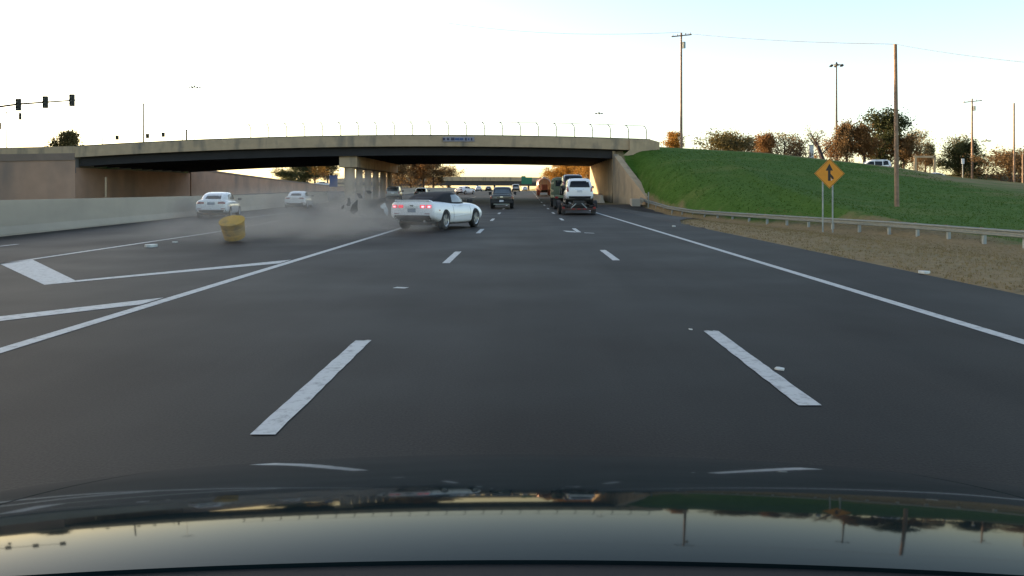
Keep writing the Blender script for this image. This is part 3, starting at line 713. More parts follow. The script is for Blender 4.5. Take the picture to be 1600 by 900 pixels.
MB().box((0, 0, zt(252, YW)-g), (.45, .04, .8)).build('sign_board', M['plate_white'], o)
MB().box((0, .04, (zt(252, YW)-g)/2), (.09, .05, zt(252, YW)-g+0.3)).build('post', M['galvanised_dull'], o)
YW = 130.0; x = at(1430, YW); g = ground_z(x, YW); o = empty('gantry_frame', (x, YW, g)); tag(o, 'tan post and beam frame on the hill right of the big tree', 'frame')
hh = zt(245, YW)-g
MB().box((0, 0, hh/2), (.35, .35, hh+.4)).build('post', M['concrete'], o); MB().box((at(1444, YW)-x, 0, hh), (at(1460, YW)-at(1428, YW), .3, .3)).build('beam', M['concrete'], o)
MB().box((at(1460, YW)-x, 0, hh/2), (.3, .3, hh+.4)).build('post', M['concrete'], o)
YW = 150; x = at(1267.5, YW); g = ground_z(x, YW); o = empty('utility_box', (x, YW, g)); tag(o, 'pale upright utility cabinet among the trees left of the high mast', 'cabinet')
hh = zt(228, YW)-g; MB().box((0, 0, hh/2), (.7, .6, hh+.3)).build('cabinet', M['plate_white'], o, bevel=.04); MB().box((0, 0, hh+.17), (.85, .75, .1)).build('lid', M['galvanised_dull'], o)

# ------------------------------------------------------------------ trees
def branch_set(rg, h, spread, n, lean=(0, 0), trunk_r=0.22, fork=0.35, thin=0.35):
    mb = MB(); tips = []
    top = Vector((lean[0]*h, lean[1]*h, h*0.8))
    tr = [Vector((0, 0, -0.4)), Vector((lean[0]*h*.2, lean[1]*h*.2, h*.25)), Vector((lean[0]*h*.55, lean[1]*h*.5, h*.55)), top]
    mb.tube(tr, [trunk_r*1.3, trunk_r, trunk_r*.65, trunk_r*.15], 7)
    for k in range(n):
        t = fork+(0.95-fork)*rg.random(); s = min(0.999, t/0.8*0.8)
        i = 0 if t < .3 else (1 if t < .62 else 2)
        seg = ((0, .3), (.3, .62), (.62, 1.0))[i]; base = tr[i].lerp(tr[i+1], (t-seg[0])/(seg[1]-seg[0]))
        a = rg.random()*6.283; L = spread*(1.15-t*0.75)*(0.6+0.6*rg.random())
        d = Vector((math.cos(a), math.sin(a), 0.35+0.8*rg.random())).normalized()
        mid = base+d*L*.5+Vector((rg.uniform(-.1, .1), rg.uniform(-.1, .1), .12))*L; end = base+d*L+Vector((0, 0, .3*L*rg.random()))
        r = trunk_r*thin*(1.2-t)
        mb.tube([base, mid, end], [r, r*.6, r*.2], 5); tips += [mid, end, end]
        for _ in range(3):
            b0 = mid.lerp(end, rg.random()); d2 = Vector((rg.uniform(-1, 1), rg.uniform(-1, 1), rg.uniform(-.1, 1))).normalized()
            e = b0+d2*L*.35; mb.tube([b0, e], [r*.4, r*.12], 4); tips.append(e)
    return mb, tips
def leaf_mesh(rg, tips, n_per, clump, size):
    v = []; f = []
    for t in tips:
        cr = clump*(0.55+0.8*rg.random())
        for _ in range(n_per):
            d = Vector((rg.gauss(0, 1), rg.gauss(0, 1), rg.gauss(0, .8)))
            if d.length > 1.7: d = d.normalized()*1.7*rg.random()
            p = t+d*cr*0.5
            a = Vector((rg.uniform(-1, 1), rg.uniform(-1, 1), rg.uniform(-1, 1))).normalized(); b = a.orthogonal().normalized()
            b = Matrix.Rotation(rg.random()*6.28, 3, a) @ b
            s = size*(0.6+0.8*rg.random()); n = len(v)
            v += [p-b*s*.5, p+a*s*.45, p+b*s*.5, p-a*s*.3]; f.append((n, n+1, n+2, n+3))
    me = bpy.data.meshes.new('crown'); me.from_pydata([tuple(q) for q in v], [], f); me.update(); return me
TREE_KINDS = {}
def tree_kind(key, seed, n, spread, n_per, clump, size, fork=.3, lean=(0, 0), trunk_r=.03, thin=.35):
    rg = random.Random(seed); mb, tips = branch_set(rg, 1.0, spread, n, lean, trunk_r, fork, thin)
    tm = mb.mesh('trunk'); lm = leaf_mesh(rg, tips, n_per, clump, size)
    tm.materials.append(None); lm.materials.append(None); TREE_KINDS[key] = (tm, lm)
tree_kind('full_a', 1, 26, .42, 42, .16, .034)
tree_kind('full_b', 2, 24, .38, 42, .17, .034)
tree_kind('wide', 3, 28, .62, 34, .19, .032, fork=.15)
tree_kind('sparse', 4, 30, .45, 13, .13, .028, fork=.2, thin=.5)
tree_kind('bare', 5, 16, .38, 4, .07, .022, fork=.45, lean=(-.32, 0), trunk_r=.05, thin=.5)
tree_kind('bush', 6, 30, .75, 34, .24, .04, fork=.08)
tree_kind('dense', 7, 34, .5, 60, .17, .03, fork=.14)
TG = None
def tree(kind, px, Y, top, label, leaf, width=1.0, base=None, bark='bark', rz=0.0, group='trees', name='autumn_tree'):
    x = at(px, Y); z = ground_z(x, Y) if base is None else base; h = zt(top, Y)-z
    r = empty(name, (x, Y, z), 0); width *= 1.72; r.scale = (h*width, h*width, h); tag(r, label, 'tree', group)
    tm, lm = TREE_KINDS[kind]
    for nm, me, mt in (('trunk', tm, bark), ('crown', lm, leaf)):
        o = bpy.data.objects.new(nm, me); C.objects.link(o); o.parent = r; o.rotation_euler = (0, 0, rz)
        o.material_slots[0].link = 'OBJECT'; o.material_slots[0].material = M[mt]
HG = 'autumn trees along the hill top'
tree('full_a', 1053, 125, 205, 'small golden tree just left of the crossarm pole', 'leaf_gold', .55, group=HG)
tree('bush', 1130, 150, 216, 'low pale brown tree on the crest right of the crossarm pole', 'leaf_olive', .75, group=HG, rz=1)
tree('bush', 1158, 155, 219, 'lower bushy tree beside the pale brown one on the crest', 'leaf_pale', .7, group=HG, rz=2.2)
tree('full_b', 1196, 140, 207, 'rusty orange tree in the left group on the hill', 'leaf_rust', .55, group=HG, rz=.4)
tree('sparse', 1226, 150, 207, 'thin pale tree next to the rusty orange one', 'leaf_pale', .75, group=HG, rz=2)
tree('sparse', 1250, 146, 215, 'thin leafless looking tree left of the white cabinet', 'leaf_brown', .8, group=HG, rz=4)
tree('bare', 1293, 120, 193, 'dark leaning trunk with few twigs above the merge sign', 'leaf_pale', .55, bark='bark_dark', group=HG)
tree('full_b', 1323, 150, 189, 'brown tree just right of the high mast light', 'leaf_brown', .42, group=HG, rz=3)
tree('wide', 1308, 170, 218, 'low brown scrubby tree behind the high mast foot', 'leaf_rust', .6, group=HG, rz=5)
tree('dense', 1381, 160, 176, 'largest dark green tree behind the bare pole', 'leaf_green', .62, group=HG, rz=.7)
tree('full_a', 1350, 150, 196, 'rust coloured tree at the left foot of the largest tree', 'leaf_rust', .5, group=HG, rz=2.4)
tree('sparse', 1432, 165, 203, 'pale thin crowned tree right of the largest tree', 'leaf_pale', .55, group=HG, rz=1.2)
tree('full_a', 1412, 155, 212, 'reddish brown tree behind the bare pole on its right', 'leaf_brown', .55, group=HG, rz=3.9)
tree('full_b', 1453, 190, 223, 'small dark conical tree far behind the beam frame', 'leaf_green', .3, group=HG, rz=3.3)
tree('wide', 1446, 150, 243, 'low brown shrub under the beam frame', 'leaf_brown', .9, group=HG, rz=2)
tree('dense', 1505, 145, 222, 'dark olive tree around the far crossarm pole', 'leaf_green', .62, base=2.0, group=HG, rz=1.9)
tree('sparse', 1498, 150, 212, 'pale twiggy top rising over the dark olive tree', 'leaf_pale', .55, base=2.0, group=HG, rz=5.2)
tree('bush', 1578, 130, 243, 'broad brown bush at the right edge behind the slim pole', 'leaf_brown', .95, base=2.0, group=HG, rz=.5)
tree('bush', 1602, 140, 250, 'brown bush cut by the right edge of the picture', 'leaf_rust', .8, base=1.8, group=HG, rz=2.5)
tree('full_a', 105, 150, 203, 'round golden tree behind the wall at the far left', 'leaf_olive', .62, group='trees left of the bridge', base=5.0)
tree('sparse', 92, 155, 212, 'thin golden tree tucked beside the round one at far left', 'leaf_gold', .6, group='trees left of the bridge', base=5.0, rz=2)
UG = 'trees beyond the bridge opening'
for i, (k, px, Y, top, lb, lf, w) in enumerate((
    ('dense', 470, 230, 256, 'dark green tree left of the pier beyond the long wall', 'leaf_green', .8), ('full_a', 492, 245, 254, 'orange tree left of the pier beyond the long wall', 'leaf_gold', .7),
    ('full_b', 512, 260, 252, 'olive tree between the orange tree and the pier', 'leaf_olive', .7), ('bush', 448, 220, 268, 'dark shrub on the bank above the long wall', 'leaf_green', .9),
    ('full_a', 622, 330, 246, 'tall brown tree right of the pier beyond the bridge', 'leaf_brown', .6), ('dense', 642, 340, 248, 'wide brown tree second right of the pier', 'leaf_brown', .62),
    ('full_b', 662, 335, 249, 'brown tree third right of the pier', 'leaf_rust', .6), ('dense', 677, 345, 250, 'brown tree at the right end of the dense row', 'leaf_brown', .5),
    ('bush', 700, 500, 265, 'low dark tree above the far overpass', 'leaf_brown', .7), ('bush', 602, 320, 250, 'brown tree partly hidden by the pier columns', 'leaf_brown', .8),
    ('dense', 878, 215, 250, 'sunlit golden tree at the left edge of the bright clump', 'leaf_gold', .62), ('full_a', 893, 200, 246, 'tall sunlit golden tree behind the towed car', 'leaf_gold', .6),
    ('full_b', 908, 190, 247, 'golden tree rising over the white car on the trailer', 'leaf_gold', .6), ('dense', 922, 180, 248, 'golden tree nearest the right abutment', 'leaf_gold', .6),
    ('bush', 862, 300, 268, 'low golden shrub behind the tanker', 'leaf_gold', .7), ('bush', 884, 170, 282, 'rusty shrub on the verge beyond the bridge', 'leaf_rust', .9))):
    tree(k, px, Y, top, lb, lf, w, group=UG, rz=i*1.3, base=rise(Y)+(.6 if px < 860 else 1.0))

# ------------------------------------------------------------------ unseen blocks added left of the road to keep it in shade
for i, (y0, y1, h, lb, bx0) in enumerate(((18, 62, 17, 'long unseen tan block added left of the highway to shade the road', -122), (64, 118, 19, 'taller unseen tan block added near the bridge to shade road and hill', -122), (120, 168, 24, 'unseen tan block added furthest along the left embankment to cast shade', -122))):
    b = empty('shade_block', (-122, (y0+y1)/2, 6.4)); tag(b, lb, 'shade block', 'unseen shade blocks on the left')
    L = y1-y0; b.location.x = bx0
    MB().box((0, 0, h/2-.5), (20, L, h+1)).build('wall', M['brick_far'], b); MB().box((0, 0, h+.2), (20.8, L+.8, .4)).build('roof', M['concrete'], b)
    wm = None
    for s in range(4):
        for k in range(int(L/5.5)):
            if wm is None: wm = MB().box((0, 0, 0), (.1, 3, 1.8)).mesh('window'); wm.materials.append(M['glass_dark'])
            o = link('window', wm, None, b); o.location = (10.04, -L/2+3+k*5.5, 2.5+s*3.7)

# ------------------------------------------------------------------ vehicles
def loft(name, st, capped=True, levels=2):
    v = []; f = []; m = None
    for i, (y, half) in enumerate(st):
        ring = [(x, y, z) for x, z in half]+[(-x, y, z) for x, z in reversed(half) if x > 1e-6]
        m = len(ring); v += ring
        if i: f += [((i-1)*m+k, (i-1)*m+(k+1) % m, i*m+(k+1) % m, i*m+k) for k in range(m)]
    n = len(st)
    if capped: f += [tuple(reversed(range(m))), tuple(range((n-1)*m, n*m))]
    me = MB().add(v, f).mesh(name)
    o = bpy.data.objects.new(name, me); C.objects.link(o)
    if levels:
        s = o.modifiers.new('s', 'SUBSURF'); s.levels = levels; s.render_levels = levels; applied(o)
    return o
def body_ring(zb_, zl, zs, zt_, wb, w, ws, wt):
    return [(0, zb_), (wb*.6, zb_), (wb, zb_+.01), (w, zl), (w*1.005, (zl+zs)/2), (ws, zs), (wt, zt_), (wt*.5, zt_+.012), (0, zt_+.016)]
def cabin_ring(z0, z1, w0, w1):
    return [(0, z0-.12), (w0*.96, z0-.12), (w0, z0), (w0*.35+w1*.65, z0+(z1-z0)*.72), (w1, z0+(z1-z0)*.93), (w1*.7, z1-.004), (0, z1)]
def cut_arches(o, wheels, r):
    cs = []
    for (x, y) in wheels:
        for s in (-1, 1):
            c = MB().lathe([(0.55*s, 0), (0.55*s, r), (1.5*s, r), (1.5*s, 0)], 'X', 28, (0, y, r*0.86)).mesh('cut')
            bmm = bmesh.new(); bmm.from_mesh(c); bmesh.ops.remove_doubles(bmm, verts=bmm.verts, dist=1e-5); bmesh.ops.recalc_face_normals(bmm, faces=bmm.faces); bmm.to_mesh(c); bmm.free()
            co = bpy.data.objects.new('cut', c); C.objects.link(co); cs.append(co)
            b = o.modifiers.new('b', 'BOOLEAN'); b.operation = 'DIFFERENCE'; b.object = co; b.solver = 'EXACT'
    applied(o)
    for c in cs: bpy.data.objects.remove(c)
def bvh_of(objs):
    v = []; p = []
    for o in objs:
        n = len(v); v += [q.co.copy() for q in o.data.vertices]; p += [tuple(i+n for i in f.vertices) for f in o.data.polygons]
    return BVHTree.FromPolygons(v, p)
def patch(name, bv, corners, d, mat_, parent, off=0.006, nu=6, nv=4, depth=0.02):
    """a thin piece that follows the body: corners (4 points before the surface) are projected along d"""
    d = Vector(d).normalized(); cs = [Vector(c) for c in corners]; g = []
    for j in range(nv+1):
        for i in range(nu+1):
            u, w = i/nu, j/nv
            p = cs[0].lerp(cs[1], u).lerp(cs[3].lerp(cs[2], u), w)
            h = bv.ray_cast(p, d)
            q = h[0] if h[0] is not None else (bv.find_nearest(p+d*2)[0])
            g.append(q-d*off)
    n = nu+1; v = g+[q+d*depth for q in g]; N = len(g); f = [(j*n+i, j*n+i+1, (j+1)*n+i+1, (j+1)*n+i) for j in range(nv) for i in range(nu)]
    edge = [i for i in range(n)]+[j*n+nu for j in range(1, nv+1)]+[nv*n+i for i in range(nu-1, -1, -1)]+[j*n for j in range(nv-1, 0, -1)]
    f += [(edge[k], edge[(k+1) % len(edge)], edge[(k+1) % len(edge)]+N, edge[k]+N) for k in range(len(edge))]
    o = MB().add(v, f).build(name, M[mat_], parent); auto_smooth(o.data, 50); return o
def both(fn):
    for s in (-1, 1): fn(s)
# wheel meshes (radius 1 unit = 0.34 m wheel)
def wheel_meshes(spokes=5):
    t = MB().lathe([(-.11, .22), (-.115, .30), (-.09, .335), (-.03, .34), (.03, .34), (.09, .335), (.115, .30), (.11, .22), (.06, .215), (-.06, .215)], 'X', 28, closed=True).mesh('tyre')
    r = MB(); r.lathe([(.02, .0), (.02, .215), (.1, .222), (.112, .228), (.1, .205), (.05, .2), (.045, .0)], 'X', 28)
    r.lathe([(.04, 0), (.095, .0), (.095, .045), (.04, .055)], 'X', 14)
    for k in range(spokes):
        a = 2*math.pi*k/spokes; r.box((.075, .12*math.cos(a), .12*math.sin(a)), (.035, .2, .05), M=Matrix.Rotation(a, 3, 'X'))
    rm = r.mesh('rim')
    for me in (t, rm): auto_smooth(me)
    t.materials.append(M['tyre']); rm.materials.append(M['alloy']); return t, rm
WT, WR = wheel_meshes()
dk = MB().lathe([(.03, 0), (.03, .2)], 'X', 24).mesh('hub_shade'); dk.materials.append(M['under_black'])
def wheels(root, pos, r=0.34, dark=False):
    for (x, y) in pos:
        for s in (-1, 1):
            w = link('wheel', WT, None, root); w.location = (s*x, y, r); w.scale = (r/.34,)*3
            if s < 0: w.rotation_euler = (0, 0, math.pi)
            q = bpy.data.objects.new('rim', WR); C.objects.link(q); q.parent = w
            if dark: q.material_slots[0].link = 'OBJECT'; q.material_slots[0].material = M['black_plastic']
def finish(o, name, mat_, root, smooth=True):
    o.name = name; o.data.materials.clear(); o.data.materials.append(M[mat_]); o.parent = root
    if smooth: auto_smooth(o.data, 42)
    return o
def place(root, x, y, heading, z=None):
    root.location = (x, y, rise(y) if z is None else z); root.rotation_euler = (0, 0, -R(heading))

def side_windows(bv, root, quads, mat_='glass_dark'):
    for q in quads:
        for s in (-1, 1):
            cs = [(s*2.0, y, z) for y, z in q]
            patch('side_window', bv, cs, (-s, 0, 0), mat_, root, off=.004)

def sedan(name, label, cat, mat_='car_white', group=None, plate='plate_blue', lamp='lamp_red'):
    root = empty(name); tag(root, label, cat, group)
    S = [(-2.30, .40, .48, .80, .97, .60, .70, .68, .56), (-2.24, .30, .42, .86, 1.03, .76, .86, .83, .68), (-1.65, .20, .36, .91, 1.05, .80, .90, .86, .70), (-.7, .18, .34, .92, .99, .82, .90, .86, .7),
         (.5, .18, .34, .90, .96, .82, .90, .86, .7), (1.1, .18, .34, .87, .95, .82, .90, .85, .68), (1.75, .2, .36, .78, .86, .80, .89, .80, .62), (2.2, .26, .42, .66, .73, .74, .82, .72, .55), (2.32, .36, .46, .60, .64, .55, .64, .58, .45)]
    b = loft('body', [(s[0], body_ring(*s[1:])) for s in S]); cut_arches(b, [(.8, -1.36), (.8, 1.38)], .37)
    c = loft('cabin', [(-1.95, cabin_ring(.98, 1.0, .66, .62)), (-1.15, cabin_ring(.95, 1.37, .80, .60)), (-.35, cabin_ring(.95, 1.47, .82, .62)), (.3, cabin_ring(.95, 1.45, .82, .61)), (1.3, cabin_ring(.92, .94, .72, .66))])
    bv = bvh_of([b, c]); finish(b, 'body', mat_, root); finish(c, 'cabin', mat_, root)
    patch('rear_window', bv, [(-.62, -4, 1.06), (.62, -4, 1.06), (.50, -4, 1.36), (-.50, -4, 1.36)], (0, 1, 0), 'glass_dark', root)
    patch('windscreen', bv, [(-.66, 4, 1.0), (.66, 4, 1.0), (.52, 4, 1.37), (-.52, 4, 1.37)], (0, -1, 0), 'glass_dark', root)
    side_windows(bv, root, [[(.85, 1.01), (-.28, 1.01), (-.28, 1.35), (.32, 1.33)], [(-.36, 1.01), (-1.25, 1.05), (-1.02, 1.29), (-.36, 1.35)]])
    for s in (-1, 1):
        tl = patch('tail_light', bv, [(s*.36, -4, .80), (s*.84, -4, .78), (s*.80, -4, .93), (s*.38, -4, .90)], (0, 1, 0), lamp, root, off=.01)
        patch('reflector', bv, [(s*.52, -4, .50), (s*.76, -4, .50), (s*.76, -4, .535), (s*.52, -4, .535)], (0, 1, 0), lamp, root, off=.01)
        for y in (.25, -.75): patch('door_handle', bv, [(s*2, y, .86), (s*2, y-.18, .86), (s*2, y-.18, .885), (s*2, y, .885)], (-s, 0, 0), mat_, root, off=.03)
        for y in (.95, -.32): patch('door_gap', bv, [(s*2, y, .3), (s*2, y+.012, .3), (s*2, y+.012, .93), (s*2, y, .93)], (-s, 0, 0), 'under_black', root, off=.003, nu=1, nv=8)
        m_ = MB().box((s*1.0, .78, 1.03), (.2, .1, .14)).build('mirror', M['black_plastic'], root, bevel=.03)
        patch('headlight', bv, [(s*.45, 4, .62), (s*.78, 4, .66), (s*.74, 4, .74), (s*.48, 4, .70)], (0, -1, 0), 'chrome', root)
    patch('lower_bumper', bv, [(-.78, -4, .27), (.78, -4, .27), (.78, -4, .46), (-.78, -4, .46)], (0, 1, 0), 'black_plastic', root, off=.012, nu=10)
    patch('number_plate', bv, [(-.2, -4, .73), (.2, -4, .73), (.2, -4, .88), (-.2, -4, .88)], (0, 1, 0), plate, root, off=.012)
    MB().box((0, 0, .2), (1.3, 3.9, .1)).build('underbody', M['under_black'], root)
    wheels(root, [(.79, -1.36), (.79, 1.38)], .32)
    return root

def suv(name, label, cat, mat_='car_white', group=None, lamp='lamp_red', h=1.72, wheel=True):
    root = empty(name); tag(root, label, cat, group)
    S = [(-2.32, .48, .56, .88, 1.05, .66, .78, .76, .66), (-2.25, .36, .48, .95, 1.08, .80, .90, .87, .74), (-1.5, .26, .42, 1.0, 1.08, .84, .92, .88, .74), (-.4, .25, .40, 1.0, 1.06, .84, .92, .88, .74),
         (.7, .25, .40, .99, 1.05, .84, .92, .88, .74), (1.2, .25, .42, .97, 1.06, .84, .92, .86, .72), (1.85, .28, .44, .92, 1.0, .82, .91, .84, .66), (2.25, .34, .50, .80, .88, .74, .85, .76, .58), (2.36, .42, .54, .70, .76, .56, .66, .6, .48)]
    b = loft('body', [(s[0], body_ring(*s[1:])) for s in S]); cut_arches(b, [(.8, -1.38), (.8, 1.4)], .41)
    c = loft('cabin', [(-2.28, cabin_ring(1.02, 1.06, .84, .78)), (-2.19, cabin_ring(1.0, h-.11, .85, .67)), (-1.7, cabin_ring(1.0, h-.01, .87, .70)), (-.4, cabin_ring(1.0, h, .87, .71)), (.4, cabin_ring(1.0, h-.04, .86, .73)), (1.35, cabin_ring(1.0, 1.04, .76, .7))])
    bv = bvh_of([b, c]); finish(b, 'body', mat_, root); finish(c, 'cabin', mat_, root)
    patch('rear_window', bv, [(-.66, -4, 1.12), (.66, -4, 1.12), (.56, -4, h-.19), (-.56, -4, h-.19)], (0, 1, 0), 'glass_dark', root)
    patch('windscreen', bv, [(-.7, 4, 1.12), (.7, 4, 1.12), (.58, 4, h-.13), (-.58, 4, h-.13)], (0, -1, 0), 'glass_dark', root)
    side_windows(bv, root, [[(.95, 1.1), (-.15, 1.1), (-.15, h-.13), (.42, h-.14)], [(-.23, 1.1), (-1.15, 1.1), (-1.15, h-.14), (-.23, h-.13)], [(-1.25, 1.12), (-1.95, 1.18), (-1.85, h-.2), (-1.25, h-.15)]])
    for s in (-1, 1):
        patch('tail_light', bv, [(s*.68, -4, .84), (s*.89, -4, .84), (s*.86, -4, 1.16), (s*.73, -4, 1.16)], (0, 1, 0), lamp, root, off=.014)
        for y in (.95, -.19): patch('door_gap', bv, [(s*2, y, .4), (s*2, y+.012, .4), (s*2, y+.012, 1.0), (s*2, y, 1.0)], (-s, 0, 0), 'under_black', root, off=.003, nu=1, nv=8)
        MB().box((s*1.02, .85, 1.15), (.2, .12, .17)).build('mirror', M['black_plastic'], root, bevel=.03)
        MB().box((s*.55, -.7, h-.005), (.04, 2.0, .05)).build('roof_rail', M['black_plastic'], root, bevel=.01)
        patch('headlight', bv, [(s*.45, 4, .78), (s*.8, 4, .80), (s*.76, 4, .92), (s*.48, 4, .88)], (0, -1, 0), 'chrome', root)
    patch('lower_bumper', bv, [(-.82, -4, .36), (.82, -4, .36), (.82, -4, .56), (-.82, -4, .56)], (0, 1, 0), 'black_plastic', root, off=.012, nu=10)
    patch('number_plate', bv, [(-.17, -4, .80), (.17, -4, .80), (.17, -4, .94), (-.17, -4, .94)], (0, 1, 0), 'plate_white', root, off=.012)
    patch('tailgate_bar', bv, [(-.3, -4, .985), (.3, -4, .985), (.3, -4, 1.02), (-.3, -4, 1.02)], (0, 1, 0), 'chrome', root, off=.014)
    if wheel: wheels(root, [(.79, -1.38), (.79, 1.4)], .35)
    MB().box((0, 0, .27), (1.3, 4.0, .1)).build('underbody', M['under_black'], root)
    return root

def convertible():
    root = empty('convertible_car'); tag(root, 'white convertible with black soft top and lit brake lights skidding across the lane', 'car')
    S = [(-2.46, .52, .58, .90, 1.03, .80, .89, .87, .80), (-2.38, .40, .50, .94, 1.07, .87, .955, .92, .82), (-1.9, .28, .42, .97, 1.06, .86, .96, .90, .74), (-1.4, .22, .38, .99, 1.06, .86, .975, .89, .72), (-.6, .19, .34, .95, 1.01, .85, .93, .86, .72),
         (.5, .19, .34, .93, .98, .85, .93, .86, .72), (1.0, .19, .34, .92, .98, .85, .935, .86, .7), (1.5, .2, .36, .90, .96, .85, .96, .87, .68), (2.05, .24, .40, .82, .88, .82, .94, .82, .62), (2.34, .32, .46, .72, .77, .72, .84, .72, .56), (2.44, .4, .5, .64, .67, .55, .66, .56, .45)]
    b = loft('body', [(s[0], body_ring(*s[1:])) for s in S]); cut_arches(b, [(.8, -1.42), (.8, 1.43)], .41)
    c = loft('soft_top', [(-1.78, cabin_ring(1.02, 1.06, .72, .68)), (-1.2, cabin_ring(1.0, 1.33, .82, .62)), (-.5, cabin_ring(.97, 1.425, .83, .63)), (.12, cabin_ring(.97, 1.41, .83, .62)), (.98, cabin_ring(.95, .97, .74, .70))])
    bv = bvh_of([b, c]); finish(b, 'body', 'car_white', root); finish(c, 'soft_top', 'soft_top', root)
    patch('rear_window', bv, [(-.42, -4, 1.07), (.42, -4, 1.07), (.38, -4, 1.22), (-.38, -4, 1.22)], (0, 1, 0), 'glass_soft', root)
    patch('windscreen', bv, [(-.66, 4, 1.02), (.66, 4, 1.02), (.52, 4, 1.30), (-.52, 4, 1.30)], (0, -1, 0), 'glass_pale', root)
    side_windows(bv, root, [[(.66, 1.0), (-.62, 1.02), (-.52, 1.29), (.20, 1.32)]], 'glass_pale')
    for s in (-1, 1):
        patch('screen_pillar', bv, [(s*2, .80, .99), (s*2, .68, .99), (s*2, .16, 1.32), (s*2, .24, 1.34)], (-s, 0, 0), 'car_white', root, off=.012)
        for (a, e) in ((.36, .56), (.62, .82)):
            h_ = patch('tail_light', bv, [(s*a, -4, .82), (s*e, -4, .82), (s*e, -4, .93), (s*a, -4, .93)], (0, 1, 0), 'lamp_red_lit', root, off=.012)
            if (s, a) in ((1, .36), (1, .62), (-1, .62)):
                patch('bulb', bv, [(s*(a+.06), -4, .835), (s*(e-.03), -4, .835), (s*(e-.03), -4, .90), (s*(a+.06), -4, .90)], (0, 1, 0), 'lamp_red_hot', h_, off=.018)
        patch('reflector', bv, [(s*.55, -4, .60), (s*.75, -4, .60), (s*.75, -4, .625), (s*.55, -4, .625)], (0, 1, 0), 'lamp_red', root, off=.01)
        patch('side_marker', bv, [(s*2, -2.05, .72), (s*2, -1.92, .72), (s*2, -1.92, .755), (s*2, -2.05, .755)], (-s, 0, 0), 'lamp_red', root, off=.006)
        patch('door_handle', bv, [(s*2, -.35, .88), (s*2, -.55, .88), (s*2, -.55, .91), (s*2, -.35, .91)], (-s, 0, 0), 'car_white', root, off=.03)
        for y in (.92, -.70): patch('door_gap', bv, [(s*2, y, .36), (s*2, y+.014, .36), (s*2, y+.014, .95), (s*2, y, .95)], (-s, 0, 0), 'under_black', root, off=.003, nu=1, nv=8)
        patch('door_crease', bv, [(s*2, .85, .52), (s*2, -.7, .46), (s*2, -.7, .49), (s*2, .85, .56)], (-s, 0, 0), 'car_white', root, off=.02)
        MB().box((s*1.02, .62, 1.06), (.22, .12, .14)).build('mirror', M['black_plastic'], root, bevel=.035)
        MB().lathe([(0, .0), (0, .05), (.12, .055), (.12, .04), (.02, .04)], 'Y', 12, (s*.55, -2.47, .34)).build('exhaust_tip', M['chrome'], root)
        patch('headlight', bv, [(s*.5, 4, .62), (s*.82, 4, .64), (s*.78, 4, .72), (s*.5, 4, .7)], (0, -1, 0), 'chrome', root)
    patch('rear_diffuser', bv, [(-.82, -4, .31), (.82, -4, .31), (.74, -4, .555), (-.74, -4, .555)], (0, 1, 0), 'black_plastic', root, off=.014, nu=12)
    patch('number_plate', bv, [(-.17, -4, .66), (.17, -4, .66), (.17, -4, .80), (-.17, -4, .80)], (0, 1, 0), 'plate_blue', root, off=.012)
    patch('plate_recess', bv, [(-.26, -4, .81), (.26, -4, .81), (.26, -4, .83), (-.26, -4, .83)], (0, 1, 0), 'galvanised_dull', root, off=.008)
    patch('rear_emblem', bv, [(-.07, -4, .89), (.07, -4, .88), (.07, -4, .92), (-.07, -4, .93)], (0, 1, 0), 'black_plastic', root, off=.012)
    patch('panel_gap', bv, [(-.31, -4, .865), (.31, -4, .865), (.31, -4, .873), (-.31, -4, .873)], (0, 1, 0), 'galvanised_dull', root, off=.004)
    sp = MB(); sp.add([(-.74, -2.42, 1.055), (.74, -2.42, 1.055), (.74, -2.12, 1.05), (-.74, -2.12, 1.05), (-.72, -2.45, 1.12), (.72, -2.45, 1.12), (.72, -2.2, 1.09), (-.72, -2.2, 1.09)], [(3, 2, 1, 0), (4, 5, 6, 7), (0, 1, 5, 4), (1, 2, 6, 5), (2, 3, 7, 6), (3, 0, 4, 7)])
    sp.build('spoiler', M['car_white'], root, bevel=.015)
    MB().box((0, 0, .23), (1.3, 4.1, .1)).build('underbody', M['under_black'], root)
    wheels(root, [(.83, -1.42), (.83, 1.43)], .36)
    return root
cv = convertible(); place(cv, -3.42, 34.0, 21); cv.scale = (1.02, 1, 1.05)
place(sedan('sedan_car', 'nearest white sedan with red tail lights beside the median barrier', 'car', group='white sedans'), -17.75, 48.2, -9)
place(sedan('sedan_car', 'farther white sedan ahead of the other along the barrier', 'car', group='white sedans', plate='plate_white'), -19.15, 70.5, -6)
place(suv('suv_car', 'grey sport utility vehicle next to the bridge pier', 'car', 'car_grey', h=1.76), at(612, 102), 104, -4)
place(sedan('sedan_car', 'dark navy car between the grey vehicle and the pickup under the bridge', 'car', 'car_navy', plate='plate_white'), at(656, 114), 116, -2)
place(sedan('sedan_car', 'small white car at the left edge far under the bridge opening', 'car', 'car_white', plate='plate_white'), at(727, 150), 150, 28)
place(sedan('sedan_car', 'distant pale car straight ahead below the far overpass', 'car', 'car_white', plate='plate_white'), at(748, 230), 230, 0)
place(sedan('sedan_car', 'distant dark blue car below the far overpass', 'car', 'car_navy', plate='plate_white'), at(757, 215), 240, 0)
place(suv('suv_car', 'distant pale vehicle right of the pickup, far down the road', 'car', 'car_grey'), at(806, 190), 190, 0)
place(sedan('sedan_car', 'distant white car left of the tanker truck', 'car', 'car_white', plate='plate_white'), at(820, 260), 260, 0)

